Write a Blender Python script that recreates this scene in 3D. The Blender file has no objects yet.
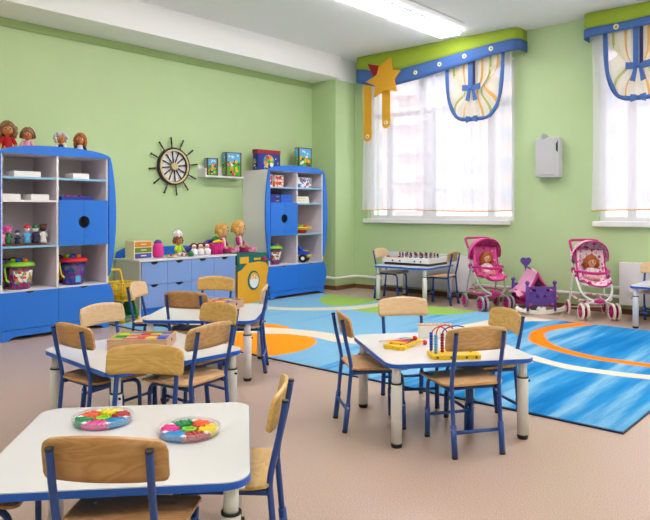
import bpy, bmesh, math, random
from mathutils import Vector, Matrix
random.seed(7)
C = bpy.context.scene
COL = C.collection
PI = math.pi
R = math.radians

# ------------------------------------------------------------------ colours and materials
def lin(h):
    h = h.lstrip('#')
    v = [int(h[i:i+2], 16)/255 for i in (0, 2, 4)]
    return tuple((c/12.92 if c <= .04045 else ((c+.055)/1.055)**2.4) for c in v) + (1,)

def mat(name, hexc, rough=.5, metal=0, spec=.5, noise=0, nscale=20, bump=0, coat=0):
    m = bpy.data.materials.new(name); m.use_nodes = True
    nt = m.node_tree; b = nt.nodes['Principled BSDF']
    b.inputs['Base Color'].default_value = lin(hexc)
    b.inputs['Roughness'].default_value = rough
    b.inputs['Metallic'].default_value = metal
    b.inputs['Specular IOR Level'].default_value = spec
    if coat: b.inputs['Coat Weight'].default_value = coat
    if noise or bump:
        tc = nt.nodes.new('ShaderNodeTexCoord'); n = nt.nodes.new('ShaderNodeTexNoise')
        n.inputs['Scale'].default_value = nscale; n.inputs['Detail'].default_value = 4
        nt.links.new(tc.outputs['Object'], n.inputs['Vector'])
        if noise:
            r = nt.nodes.new('ShaderNodeValToRGB')
            c = lin(hexc)
            r.color_ramp.elements[0].position = .3; r.color_ramp.elements[1].position = .7
            r.color_ramp.elements[0].color = tuple(x*(1-noise) for x in c[:3])+(1,)
            r.color_ramp.elements[1].color = tuple(min(1, x*(1+noise)) for x in c[:3])+(1,)
            nt.links.new(n.outputs['Fac'], r.inputs['Fac']); nt.links.new(r.outputs['Color'], b.inputs['Base Color'])
        if bump:
            bp = nt.nodes.new('ShaderNodeBump'); bp.inputs['Strength'].default_value = bump
            nt.links.new(n.outputs['Fac'], bp.inputs['Height']); nt.links.new(bp.outputs['Normal'], b.inputs['Normal'])
    return m

def wood_mat(name, c1, c2, rough=.38, scale=1.0, contrast=.5):
    m = bpy.data.materials.new(name); m.use_nodes = True
    nt = m.node_tree; b = nt.nodes['Principled BSDF']; N = nt.nodes.new; K = nt.links.new
    tc = N('ShaderNodeTexCoord'); mp = N('ShaderNodeMapping'); mp.inputs['Scale'].default_value = (5*scale, 16*scale, 16*scale)
    oi = N('ShaderNodeObjectInfo'); ad = N('ShaderNodeVectorMath'); ad.operation = 'ADD'
    ml = N('ShaderNodeVectorMath'); ml.operation = 'SCALE'; ml.inputs[0].default_value = (7, 11, 5)
    K(oi.outputs['Random'], ml.inputs['Scale'])
    K(tc.outputs['Object'], mp.inputs['Vector']); K(mp.outputs['Vector'], ad.inputs[0]); K(ml.outputs['Vector'], ad.inputs[1])
    n = N('ShaderNodeTexNoise'); n.inputs['Scale'].default_value = .8; n.inputs['Detail'].default_value = 2; n.inputs['Distortion'].default_value = .6
    K(ad.outputs['Vector'], n.inputs['Vector'])
    mu = N('ShaderNodeMath'); mu.operation = 'MULTIPLY'; mu.inputs[1].default_value = 9
    K(n.outputs['Fac'], mu.inputs[0])
    fr = N('ShaderNodeMath'); fr.operation = 'PINGPONG'; fr.inputs[1].default_value = .5; K(mu.outputs[0], fr.inputs[0])
    n2 = N('ShaderNodeTexNoise'); n2.inputs['Scale'].default_value = 14; n2.inputs['Detail'].default_value = 3
    K(ad.outputs['Vector'], n2.inputs['Vector'])
    mx = N('ShaderNodeMath'); mx.operation = 'MULTIPLY_ADD'; mx.inputs[1].default_value = .9*contrast*2; K(fr.outputs[0], mx.inputs[0])
    sc = N('ShaderNodeMath'); sc.operation = 'MULTIPLY'; sc.inputs[1].default_value = .35; K(n2.outputs['Fac'], sc.inputs[0]); K(sc.outputs[0], mx.inputs[2])
    r = N('ShaderNodeValToRGB'); r.color_ramp.elements[0].color = lin(c1); r.color_ramp.elements[1].color = lin(c2)
    K(mx.outputs[0], r.inputs['Fac'])
    hs = N('ShaderNodeHueSaturation'); K(r.outputs['Color'], hs.inputs['Color'])
    mr = N('ShaderNodeMapRange'); mr.inputs['To Min'].default_value = .88; mr.inputs['To Max'].default_value = 1.08
    K(oi.outputs['Random'], mr.inputs['Value']); K(mr.outputs['Result'], hs.inputs['Value'])
    K(hs.outputs['Color'], b.inputs['Base Color']); b.inputs['Roughness'].default_value = rough
    return m

def voronoi_mat(name, cols, scale=40, rough=.6, bump=0):
    """fabric or packaging print: coloured cells"""
    m = bpy.data.materials.new(name); m.use_nodes = True
    nt = m.node_tree; b = nt.nodes['Principled BSDF']; N = nt.nodes.new; K = nt.links.new
    tc = N('ShaderNodeTexCoord'); v = N('ShaderNodeTexVoronoi'); v.inputs['Scale'].default_value = scale
    K(tc.outputs['Object'], v.inputs['Vector'])
    s = N('ShaderNodeSeparateColor'); K(v.outputs['Color'], s.inputs['Color'])
    r = N('ShaderNodeValToRGB'); r.color_ramp.interpolation = 'CONSTANT'
    el = r.color_ramp.elements
    while len(el) < len(cols): el.new(.5)
    for i, c in enumerate(cols): el[i].position = i/len(cols); el[i].color = lin(c)
    K(s.outputs['Red'], r.inputs['Fac']); K(r.outputs['Color'], b.inputs['Base Color'])
    b.inputs['Roughness'].default_value = rough
    return m

def spots_mat(name, base, dot, dot2, scale=30, size=.32):
    m = bpy.data.materials.new(name); m.use_nodes = True
    nt = m.node_tree; b = nt.nodes['Principled BSDF']; N = nt.nodes.new; K = nt.links.new
    tc = N('ShaderNodeTexCoord'); v = N('ShaderNodeTexVoronoi'); v.inputs['Scale'].default_value = scale
    K(tc.outputs['Object'], v.inputs['Vector'])
    lt = N('ShaderNodeMath'); lt.operation = 'LESS_THAN'; lt.inputs[1].default_value = size; K(v.outputs['Distance'], lt.inputs[0])
    s = N('ShaderNodeSeparateColor'); K(v.outputs['Color'], s.inputs['Color'])
    g = N('ShaderNodeMath'); g.operation = 'GREATER_THAN'; g.inputs[1].default_value = .5; K(s.outputs['Green'], g.inputs[0])
    m1 = N('ShaderNodeMix'); m1.data_type = 'RGBA'; m1.inputs[6].default_value = lin(dot); m1.inputs[7].default_value = lin(dot2); K(g.outputs[0], m1.inputs[0])
    m2 = N('ShaderNodeMix'); m2.data_type = 'RGBA'; m2.inputs[6].default_value = lin(base); K(m1.outputs[2], m2.inputs[7]); K(lt.outputs[0], m2.inputs[0])
    K(m2.outputs[2], b.inputs['Base Color']); b.inputs['Roughness'].default_value = .6
    return m

def emit_mat(name, hexc, strength):
    m = bpy.data.materials.new(name); m.use_nodes = True
    b = m.node_tree.nodes['Principled BSDF']; b.inputs['Base Color'].default_value = lin(hexc)
    b.inputs['Emission Color'].default_value = lin(hexc); b.inputs['Emission Strength'].default_value = strength
    return m

def clear_mat(name, hexc, alpha, rough=.15):
    m = bpy.data.materials.new(name); m.use_nodes = True
    b = m.node_tree.nodes['Principled BSDF']; b.inputs['Base Color'].default_value = lin(hexc)
    b.inputs['Roughness'].default_value = rough; b.inputs['Alpha'].default_value = alpha
    return m

def sheer_mat(name, hexc, see, stripes=None):
    m = bpy.data.materials.new(name); m.use_nodes = True
    nt = m.node_tree; N = nt.nodes.new; K = nt.links.new
    nt.nodes.remove(nt.nodes['Principled BSDF']); out = nt.nodes['Material Output']
    t = N('ShaderNodeBsdfTransparent'); tr = N('ShaderNodeBsdfTranslucent'); d = N('ShaderNodeBsdfDiffuse')
    tr.inputs['Color'].default_value = lin(hexc); d.inputs['Color'].default_value = lin(hexc)
    if stripes:
        tc = N('ShaderNodeTexCoord'); sp = N('ShaderNodeSeparateXYZ'); K(tc.outputs['UV'], sp.inputs[0])
        r = N('ShaderNodeValToRGB'); r.color_ramp.interpolation = 'CONSTANT'; el = r.color_ramp.elements
        while len(el) < len(stripes): el.new(.5)
        for i, (p, c) in enumerate(stripes): el[i].position = p; el[i].color = lin(c)
        K(sp.outputs['X'], r.inputs['Fac']); K(r.outputs['Color'], tr.inputs['Color']); K(r.outputs['Color'], d.inputs['Color'])
    a = N('ShaderNodeMixShader'); a.inputs[0].default_value = .5; K(tr.outputs[0], a.inputs[1]); K(d.outputs[0], a.inputs[2])
    b = N('ShaderNodeMixShader'); b.inputs[0].default_value = 1-see; K(t.outputs[0], b.inputs[1]); K(a.outputs[0], b.inputs[2])
    K(b.outputs[0], out.inputs['Surface'])
    return m

M = {}
M['wall'] = mat('green_wall_paint', '#c0d8a2', .6, noise=.015, nscale=3, bump=.02)
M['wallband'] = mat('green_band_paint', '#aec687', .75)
M['white'] = mat('white_paint', '#f9f8f8', .6)
M['ceil'] = mat('ceiling_paint', '#fbfafa', .8)
M['brown'] = mat('brown_baseboard', '#7a4f35', .5, noise=.1)
M['pipe'] = mat('white_pipe_paint', '#ecebe8', .4)
M['frame'] = mat('white_window_frame', '#f6f5f6', .35)
M['radiator'] = mat('radiator_white', '#e9e6e8', .5)
M['grey'] = mat('grey_plastic', '#c9c7cc', .4)
M['tabletop'] = mat('white_laminate', '#dfdfe0', .22)
M['tablelegs'] = mat('white_table_leg_enamel', '#eeecf0', .35)
M['blackplastic'] = mat('black_plastic', '#15151a', .4)
M['edgeblue'] = mat('blue_table_edging', '#1d62d6', .35)
M['tube'] = mat('blue_steel_tube', '#1b489c', .3, coat=.3)
M['steel'] = mat('steel_screw', '#b8bfc9', .3, metal=.9)
M['wood'] = wood_mat('plywood_warm', '#c8965e', '#e8c08e', contrast=.6)
M['woodlight'] = wood_mat('plywood_light', '#dcb487', '#f3d8b3', contrast=.35)
M['woodyellow'] = wood_mat('plywood_yellow', '#c8984a', '#eac57e')
M['wooddark'] = wood_mat('plywood_tan', '#be8750', '#e2b27c')
M['blockwood'] = wood_mat('beech_box', '#c99a78', '#e6bf9e', contrast=.3)
M['cabblue'] = mat('cabinet_bright_blue', '#2478e2', .42)
M['cabshell'] = mat('cabinet_white_edge', '#f0ebee', .45)
M['cabin'] = mat('cabinet_lilac_inside', '#ddd4df', .5)
M['shelfblue'] = mat('shelf_pale_blue', '#86cbee', .45)
M['drawer'] = mat('drawer_lavender_blue', '#829fd8', .45)
M['lowside'] = mat('low_cabinet_grey', '#cfcdca', .5)
M['lowtop'] = mat('low_cabinet_top', '#e6e2e6', .35)
M['dark'] = mat('dark_recess', '#16181f', .7)
def basic(k, c, r=.45): M[k] = mat(k+'_plastic', c, r)
for k, c in dict(red='#d31f26', yellow='#f2c81c', green='#3fae35', lime='#8ad12c', orange='#f08a24', blue='#1f4fd0', pink='#e0369a', magenta='#c4107c',
                 purple='#5b3f98', lilac='#a77fc8', teal='#0e6e6b', washer='#f0ae2a', offwhite='#f1efec', cream='#f0e3bd', navy='#20264f', sky='#5db2e6',
                 darkgreen='#1c7a3c', rosepink='#f08cb8', palepink='#f3c6d6', cherry='#a01028', olive='#6f8f2a', dkblue='#23339a', brownplastic='#5a2b18').items():
    basic(k, c)
M['pink'] = mat('hot_pink_plastic', '#ea2f9c', .4)
M['skin'] = mat('doll_skin', '#e9a878', .45); M['skindark'] = mat('doll_skin_tan', '#c9793f', .45)
M['eye'] = mat('doll_eye', '#1b1820', .2)
for k, c in dict(hair_brown='#8a4f25', hair_auburn='#a8561f', hair_blond='#d9a552', hair_wine='#6e1020', hair_white='#cfccd4', hair_ash='#8b6248').items():
    M[k] = mat(k, c, .6, noise=.35, nscale=90, bump=.3)
for k, c in dict(cloth_red='#b3141c', cloth_pink='#e7a3c4', cloth_white='#eeeaf0', cloth_lime='#b6e223', cloth_magenta='#b52a78', cloth_navy='#262a55', cloth_pale='#ecd5dc',
                 cloth_green='#9db534', cloth_blue='#466cae', cloth_yellow='#e8a92c', cloth_crimson='#a3141c').items():
    M[k] = mat(k, c, .85, noise=.08, nscale=120, bump=.1)
M['strollerpink'] = spots_mat('pink_flower_fabric', '#e2559e', '#f4a6cb', '#a80f62', 22, .3)
M['strollerwhite'] = spots_mat('white_pink_flower_fabric', '#f3dfe8', '#dc3f8e', '#ef8fbd', 26, .42)
M['silver'] = mat('silver_tube', '#b7bac2', .3, metal=.6)
M['whitetube'] = mat('white_tube', '#e9e9ee', .3)
M['greytyre'] = mat('grey_tyre', '#9b9fa6', .6)
M['creamtyre'] = mat('cream_tyre', '#e6dfcf', .6)
M['glass'] = clear_mat('window_glass', '#ffffff', .06, .05)
M['clearplastic'] = clear_mat('clear_tray_plastic', '#dfe2f2', .16, .1)
M['bucketpurple'] = clear_mat('purple_clear_plastic', '#a03a90', .5)
M['bucketblue'] = clear_mat('blue_clear_plastic', '#1a45b5', .55)
M['sheer'] = sheer_mat('sheer_voile', '#f4eef8', .36)
st = [(0, '#f3ecd8')]
for p, c in ((.10, '#b9c36a'), (.28, '#f2b65a'), (.62, '#f2b65a'), (.76, '#b9c36a'), (.88, '#f2b65a')):
    st += [(p, c), (p+.035, '#f3ecd8')]
M['swag'] = sheer_mat('striped_voile', '#f3ecd8', .12, st)
M['bricks'] = voronoi_mat('coloured_bricks_print', ['#d8262c', '#f2c81c', '#2f9e3b', '#1f56c9', '#d9418f', '#f08a24'], 28)
M['picture'] = voronoi_mat('game_box_picture', ['#2d6fc0', '#efc53a', '#4e9a3c', '#c93a2a', '#f3efe4', '#1e2a57', '#e2883a'], 38)
M['picture2'] = voronoi_mat('puzzle_box_picture', ['#1e2f7a', '#e24a3a', '#3b63c4', '#3fae4e', '#d9dce8', '#203a9c'], 30)
M['sticker'] = voronoi_mat('bucket_label_print', ['#f6f3ee', '#f08a24', '#3fae4e', '#53b6df', '#f6f3ee', '#d8262c'], 50)

# ------------------------------------------------------------------ mesh builder
class MB:
    def __init__(s): s.bm = bmesh.new(); s.mi = 0; s.smooth = False; s.T = Matrix.Identity(4)
    def v(s, p): return s.bm.verts.new(s.T @ Vector(p))
    def f(s, vs):
        try: fc = s.bm.faces.new(vs)
        except ValueError: return None
        fc.material_index = s.mi; fc.smooth = s.smooth; return fc
    def box(s, a, b, bev=0):
        x0, y0, z0 = a; x1, y1, z1 = b
        sm = s.smooth; s.smooth = False
        vs = [s.v(p) for p in ((x0,y0,z0),(x1,y0,z0),(x1,y1,z0),(x0,y1,z0),(x0,y0,z1),(x1,y0,z1),(x1,y1,z1),(x0,y1,z1))]
        fs = [s.f([vs[i] for i in q]) for q in ((3,2,1,0),(4,5,6,7),(0,1,5,4),(1,2,6,5),(2,3,7,6),(3,0,4,7))]
        if bev:
            es = list({e for f in fs for e in f.edges})
            r = bmesh.ops.bevel(s.bm, geom=es, offset=bev, segments=2, affect='EDGES', profile=.5)
            for f in r['faces']: f.material_index = s.mi
        s.smooth = sm; return s
    def tube(s, pts, r, n=10, caps=True, closed=False):
        pts = [Vector(p) for p in pts]; m = len(pts)
        rs = r if isinstance(r, (list, tuple)) else [r]*m
        rings = []; up = None
        for i, p in enumerate(pts):
            if closed: d = (pts[(i+1) % m]-pts[i-1])
            else: d = (pts[min(i+1, m-1)]-pts[max(i-1, 0)])
            d.normalize()
            if up is None:
                up = Vector((0,0,1)) if abs(d.z) < .9 else Vector((1,0,0))
            up = (up - d*up.dot(d)).normalized(); sd = d.cross(up)
            rings.append([s.v(p+(up*math.cos(2*PI*k/n)+sd*math.sin(2*PI*k/n))*rs[i]) for k in range(n)])
        sm = s.smooth; s.smooth = True
        for i in range(m if closed else m-1):
            a, b = rings[i], rings[(i+1) % m]
            for k in range(n): s.f([a[k], a[(k+1) % n], b[(k+1) % n], b[k]])
        s.smooth = sm
        if caps and not closed: s.f(rings[0][::-1]); s.f(rings[-1])
        return s
    def cyl(s, a, b, r, n=16, r2=None): return s.tube([a, b], [r, r if r2 is None else r2], n)
    def lathe(s, prof, n=24, c=(0,0,0), sx=1, sy=1, smooth=True):
        rings = []; sm = s.smooth; s.smooth = smooth
        for r, z in prof:
            if r < 1e-6: rings.append([s.v((c[0], c[1], c[2]+z))])
            else: rings.append([s.v((c[0]+r*sx*math.cos(2*PI*k/n), c[1]+r*sy*math.sin(2*PI*k/n), c[2]+z)) for k in range(n)])
        for a, b in zip(rings, rings[1:]):
            for k in range(n):
                j = (k+1) % n
                if len(a) == 1 and len(b) == 1: continue
                if len(a) == 1: s.f([a[0], b[j], b[k]])
                elif len(b) == 1: s.f([a[k], a[j], b[0]])
                else: s.f([a[k], a[j], b[j], b[k]])
        s.smooth = sm; return s
    def ball(s, c, r, sx=1, sy=1, sz=1, n=16, m=10):
        return s.lathe([(r*math.sin(PI*i/m), -r*sz*math.cos(PI*i/m)) for i in range(m+1)], n, c, sx, sy)
    def prism(s, pts, h, axis='z', at=0, bev=0):
        """extrude a closed 2D outline; axis is the direction of the thickness"""
        def mk(p, t):
            if axis == 'z': return (p[0], p[1], t)
            if axis == 'y': return (p[0], t, p[1])
            return (t, p[0], p[1])
        sm = s.smooth; s.smooth = False
        a = [s.v(mk(p, at)) for p in pts]; b = [s.v(mk(p, at+h)) for p in pts]; n = len(pts)
        f1 = s.f(a[::-1]); f2 = s.f(b)
        for i in range(n): s.f([a[i], a[(i+1) % n], b[(i+1) % n], b[i]])
        if bev and f1 and f2:
            es = list(set(f1.edges) | set(f2.edges))
            r = bmesh.ops.bevel(s.bm, geom=es, offset=bev, segments=2, affect='EDGES', profile=.5)
            for f in r['faces']: f.material_index = s.mi
        s.smooth = sm; return s
    def grid(s, fn, nu, nv, smooth=True, th=0, uv=False):
        """surface patch fn(u,v) with u, v in 0..1, doubled to thickness th along its normals when th"""
        P = [[Vector(fn(i/nu, j/nv)) for j in range(nv+1)] for i in range(nu+1)]
        sm = s.smooth; s.smooth = smooth
        def nrm(i, j):
            a = P[min(i+1,nu)][j]-P[max(i-1,0)][j]; b = P[i][min(j+1,nv)]-P[i][max(j-1,0)]
            n = a.cross(b); return n.normalized() if n.length > 1e-9 else Vector((0,0,1))
        A = [[s.v(P[i][j]) for j in range(nv+1)] for i in range(nu+1)]
        fa = []
        for i in range(nu):
            for j in range(nv):
                f = s.f([A[i][j], A[i+1][j], A[i+1][j+1], A[i][j+1]])
                if uv and f:
                    L = s.bm.loops.layers.uv.verify()
                    for lp, (a, b) in zip(f.loops, ((i,j),(i+1,j),(i+1,j+1),(i,j+1))): lp[L].uv = (a/nu, b/nv)
        if th:
            B = [[s.v(P[i][j]-nrm(i,j)*th) for j in range(nv+1)] for i in range(nu+1)]
            for i in range(nu):
                for j in range(nv): s.f([B[i][j+1], B[i+1][j+1], B[i+1][j], B[i][j]])
            s.smooth = False
            for i in range(nu):
                s.f([A[i+1][0], A[i][0], B[i][0], B[i+1][0]]); s.f([A[i][nv], A[i+1][nv], B[i+1][nv], B[i][nv]])
            for j in range(nv):
                s.f([A[0][j], A[0][j+1], B[0][j+1], B[0][j]]); s.f([A[nu][j+1], A[nu][j], B[nu][j], B[nu][j+1]])
        s.smooth = sm; return s
    def build(s, name, mats, parent=None):
        bmesh.ops.recalc_face_normals(s.bm, faces=s.bm.faces)
        me = bpy.data.meshes.new(name); s.bm.to_mesh(me); s.bm.free()
        if not isinstance(mats, (list, tuple)): mats = [mats]
        for m in mats: me.materials.append(M[m] if isinstance(m, str) else m)
        o = bpy.data.objects.new(name, me); COL.objects.link(o)
        if parent is not None: o.parent = parent
        return o

def part(name, m, parent, fn, **k):
    b = MB(); fn(b); return b.build(name, m, parent)
def tag(o, label=None, cat=None, group=None, kind=None):
    if label: o['label'] = label
    if cat: o['category'] = cat
    if group: o['group'] = group
    if kind: o['kind'] = kind
    return o
def thing(name, label, cat, loc=(0,0,0), rz=0, group=None):
    o = bpy.data.objects.new(name, None); COL.objects.link(o); o.empty_display_size = .1
    o.location = loc; o.rotation_euler = (0, 0, rz)
    return tag(o, label, cat, group)
def struct(name, mb, m): o = mb.build(name, m); o['kind'] = 'structure'; return o
def place(o, loc, rz=0): o.location = loc; o.rotation_euler = (0, 0, rz); return o
def children(o): return [c for c in bpy.data.objects if c.parent == o]
def copy_tree(o, parent=None):
    c = o.copy(); COL.objects.link(c)
    if parent is not None: c.parent = parent
    for ch in children(o): copy_tree(ch, c)
    return c
def arc(c, r, a0, a1, n=10): return [(c[0]+r*math.cos(a0+(a1-a0)*i/n), c[1]+r*math.sin(a0+(a1-a0)*i/n)) for i in range(n+1)]
def rrect(x0, y0, x1, y1, r, n=6):
    return arc((x1-r, y0+r), r, -PI/2, 0, n)+arc((x1-r, y1-r), r, 0, PI/2, n)+arc((x0+r, y1-r), r, PI/2, PI, n)+arc((x0+r, y0+r), r, PI, 1.5*PI, n)
def interp(tab, x):
    if x <= tab[0][0]: return tab[0][1]
    for (a, b), (c, d) in zip(tab, tab[1:]):
        if x <= c: return b+(d-b)*(x-a)/(c-a)
    return tab[-1][1]
def smooth_path(pts, k=4, closed=False):
    pts = [Vector(p) for p in pts]; n = len(pts); out = []
    rng = range(n) if closed else range(n-1)
    for i in rng:
        if closed: p0, p1, p2, p3 = pts[i-1], pts[i], pts[(i+1) % n], pts[(i+2) % n]
        else: p0, p1, p2, p3 = pts[max(i-1,0)], pts[i], pts[i+1], pts[min(i+2,n-1)]
        for j in range(k):
            t = j/k
            out.append(.5*((2*p1)+(-p0+p2)*t+(2*p0-5*p1+4*p2-p3)*t*t+(-p0+3*p1-3*p2+p3)*t**3))
    if not closed: out.append(pts[-1])
    return out

# ------------------------------------------------------------------ the room
XL, YW, CE = -6.82, 7.96, 3.46
XR, YB = 3.6, -3.2
def floor_mat():
    m = bpy.data.materials.new('speckled_linoleum'); m.use_nodes = True
    nt = m.node_tree; b = nt.nodes['Principled BSDF']; N = nt.nodes.new; K = nt.links.new
    tc = N('ShaderNodeTexCoord'); v = N('ShaderNodeTexNoise'); v.inputs['Scale'].default_value = 190; v.inputs['Detail'].default_value = 3
    K(tc.outputs['Object'], v.inputs['Vector'])
    r = N('ShaderNodeValToRGB'); e = r.color_ramp.elements
    e[0].position = .32; e[0].color = lin('#a2887a'); e[1].position = .66; e[1].color = lin('#cfb8a7')
    n = e.new(.5); n.color = lin('#c1a797')
    K(v.outputs['Fac'], r.inputs['Fac']); K(r.outputs['Color'], b.inputs['Base Color'])
    b.inputs['Roughness'].default_value = .32; b.inputs['Specular IOR Level'].default_value = .4
    return m
M['floor'] = floor_mat()
struct('floor', MB().box((XL-.3, YB-.3, -.1), (XR+.3, YW+.3, 0)), 'floor')
struct('ceiling', MB().box((XL-.3, YB-.3, CE), (XR+.3, YW+.3, CE+.15)), 'ceil')
struct('wall_left', MB().box((XL-.3, YB-.3, 0), (XL, YW+.3, CE)), 'wall')
struct('wall_right', MB().box((XR, YB-.3, 0), (XR+.3, YW+.3, CE)), 'wall')
struct('wall_back', MB().box((XL, YB-.3, 0), (XR, YB, CE)), 'wall')
W1 = (-6.10, -3.74); W2 = (-2.70, -.34); W3 = (.66, 3.0); WZ = (1.04, 3.14)
b = MB()
xs = [XL, W1[0], W1[1], W2[0], W2[1], W3[0], W3[1], XR]
for i in range(0, 7, 2): b.box((xs[i], YW, 0), (xs[i+1], YW+.3, CE))
for w in (W1, W2, W3):
    b.box((w[0], YW, 0), (w[1], YW+.3, WZ[0])); b.box((w[0], YW, WZ[1]), (w[1], YW+.3, CE))
struct('wall_far', b, 'wall')
PX = -6.345
struct('wall_corner', MB().box((XL, 7.5, 0), (PX, YW, 3.13)), 'wall')
b = MB(); b.box((XL, YB, 3.13), (-6.235, 7.5, CE)); b.box((XL, 7.5, 3.13), (PX+.02, YW, CE))
struct('trim_1', b, 'white')
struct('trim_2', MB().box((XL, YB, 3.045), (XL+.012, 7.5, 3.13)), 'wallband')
bb = .06
struct('baseboard_left', MB().box((XL, YB, 0), (XL+.018, 7.5, bb)), 'brown')
b = MB(); b.box((XL, 7.482, 0), (PX+.018, 7.5, bb)); b.box((PX, 7.5, 0), (PX+.018, YW, bb)); b.box((PX+.018, YW-.018, 0), (XR, YW, bb))
struct('baseboard_far', b, 'brown')
struct('trim_3', MB().box((-4.02, 5.75, CE-.004), (-3.995, 7.15, CE)), 'grey')

def window(n, w):
    root = thing('window_%d' % n, None, None, (0, 0, 0)); root['kind'] = 'structure'
    y0, y1 = YW+.07, YW+.14; x0, x1 = w; z0, z1 = WZ
    def fr(b):
        t = .07
        b.box((x0, y0, z0), (x0+t, y1, z1)); b.box((x1-t, y0, z0), (x1, y1, z1))
        b.box((x0+t, y0, z0), (x1-t, y1, z0+t)); b.box((x0+t, y0, z1-t), (x1-t, y1, z1))
        b.box((x0+t, y0, 2.56), (x1-t, y1, 2.63))
        for c, h in ((x0+.36, .05), (x0+1.05, .11), (x0+2.0, .05)):
            b.box((c-h, y0, z0+t), (c+h, y1, 2.56)); 
        b.box((x0+.92-.05, y0, 2.63), (x0+.92+.05, y1, z1-t)); b.box((x0+1.84-.05, y0, 2.63), (x0+1.84+.05, y1, z1-t))
    part('window_frame', 'frame', root, fr)
    part('pane', 'glass', root, lambda b: b.box((x0+.02, YW+.1, z0+.02), (x1-.02, YW+.106, z1-.02)))
    part('window_sill', 'frame', root, lambda b: b.box((x0-.04, YW-.07, z0-.04), (x1-.05, YW+.07, z0+.02), .008))
    return root
window(1, W1); window(2, W2); window(3, W3)

# pipes and radiators
b = MB()
zp = .185
b.tube([(XL+.05, 7.2, zp), (XL+.05, 7.40, zp), (XL+.09, 7.44, zp), (PX+.05, 7.45, zp-.005), (PX+.07, 7.5, zp), (PX+.07, 7.85, zp), (PX+.12, 7.9, zp), (-5.76, 7.9, zp)], .02, 10)
tag(b.build('heating_pipe', 'pipe'), 'white heating pipe running low round the corner pillar', 'pipe')
tag(MB().tube([(-4.29, 7.9, .2), (-2.43, 7.9, .2)], .02, 10).build('heating_pipe', 'pipe'), 'white heating pipe on the wall behind the strollers', 'pipe')
tag(MB().tube([(-2.86, 7.9, .305), (-2.42, 7.9, .305)], .018, 10).build('radiator_pipe', 'pipe'), 'short upper white pipe entering the right radiator cover', 'pipe')
def radiator(x0, x1, z0, z1, lab):
    r = thing('radiator', lab, 'radiator', ((x0+x1)/2, 7.9, 0)); h = (x1-x0)/2
    part('panel', 'radiator', r, lambda b: b.box((-h, -.065, z0), (h, -.045, z1), .006))
    part('casing', 'radiator', r, lambda b: (b.box((-h, -.045, z0), (-h+.02, .055, z1-.004)), b.box((h-.02, -.045, z0), (h, .055, z1-.004)), b.box((-h+.02, -.03, z0+.03), (h-.02, .04, z1-.03))))
    def gr(b):
        for i in range(int((2*h-.06)/.05)): b.box((-h+.04+i*.05, -.04, z1-.012), (-h+.07+i*.05, .05, z1))
    part('grille', 'grey', r, gr)
radiator(-5.74, -4.3, .1, .585, 'low white radiator cover on the wall behind the table football')
radiator(-2.42, -.9, .12, .60, 'white radiator cover at the right edge of the photo, beside the second stroller')

# ceiling lamps
M['lamp'] = emit_mat('lamp_diffuser', '#fffafc', 12.0)
def lamp0(loc, lab):
    r = thing('ceiling_light', lab, 'ceiling light', loc, 0, 'long ceiling lights')
    part('frame', 'white', r, lambda b: b.box((-.155,-.6,-.014),(.155,.6,0), .003))
    part('diffuser', 'lamp', r, lambda b: b.box((-.14,-.56,-.046),(.14,.56,-.014), .006))
    return r
L0 = lamp0((-4.37, 6.87, CE), 'lit ceiling light nearer the window wall')
for loc, lab in (((-4.37, 5.65, CE), 'lit ceiling light cut by the top edge, in line with the other'),
                 ):
    c = copy_tree(L0); c.location = loc; c['label'] = lab
for x in (-4.37, -1.1, 1.9):  # unseen extra fixtures, added to brighten the room
    for y in (-.6, .62, 3.2, 4.42, 5.65, 6.87):
        if x == -4.37 and y > 5: continue
        c = copy_tree(L0); c.location = (x, y, CE)
        c['label'] = 'added ceiling light out of view, there to brighten the room'

# ------------------------------------------------------------------ curtains
def curtain(x0, x1, lab, seed):
    rd = random.Random(seed)
    ph = [rd.uniform(0, 6.28) for _ in range(4)]
    def y(u, t):
        a = .018+.012*math.sin(3*PI*u+ph[0])
        return 7.80+a*math.sin(2*PI*17*u+ph[1]+.8*math.sin(5*u))+.01*math.sin(2*PI*6*u+ph[2]+t)
    def fn(u, v):
        z = 1.19+(3.32-1.19)*v+.012*math.sin(PI*u*2)*(1-v)
        edge = .02*math.sin(v*PI)
        return (x0+edge+(x1-x0-2*edge)*u, y(u, v*.8), z)
    b = MB(); b.grid(fn, 220, 8)
    o = b.build('sheer_curtain', 'sheer')
    tag(o, lab, 'curtain')
    part('hem', 'cloth_yellow', o, lambda b: b.grid(lambda u, v: (fn(u,0)[0], fn(u,0)[1]-.004, fn(u,0)[2]+.0-.012*v), 220, 1, th=.004))
curtain(-6.08, -3.69, 'white sheer curtain over the whole window in the middle of the photo', 3)
curtain(-2.71, -.3, 'white sheer curtain over the window cut by the right edge', 5)

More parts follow.
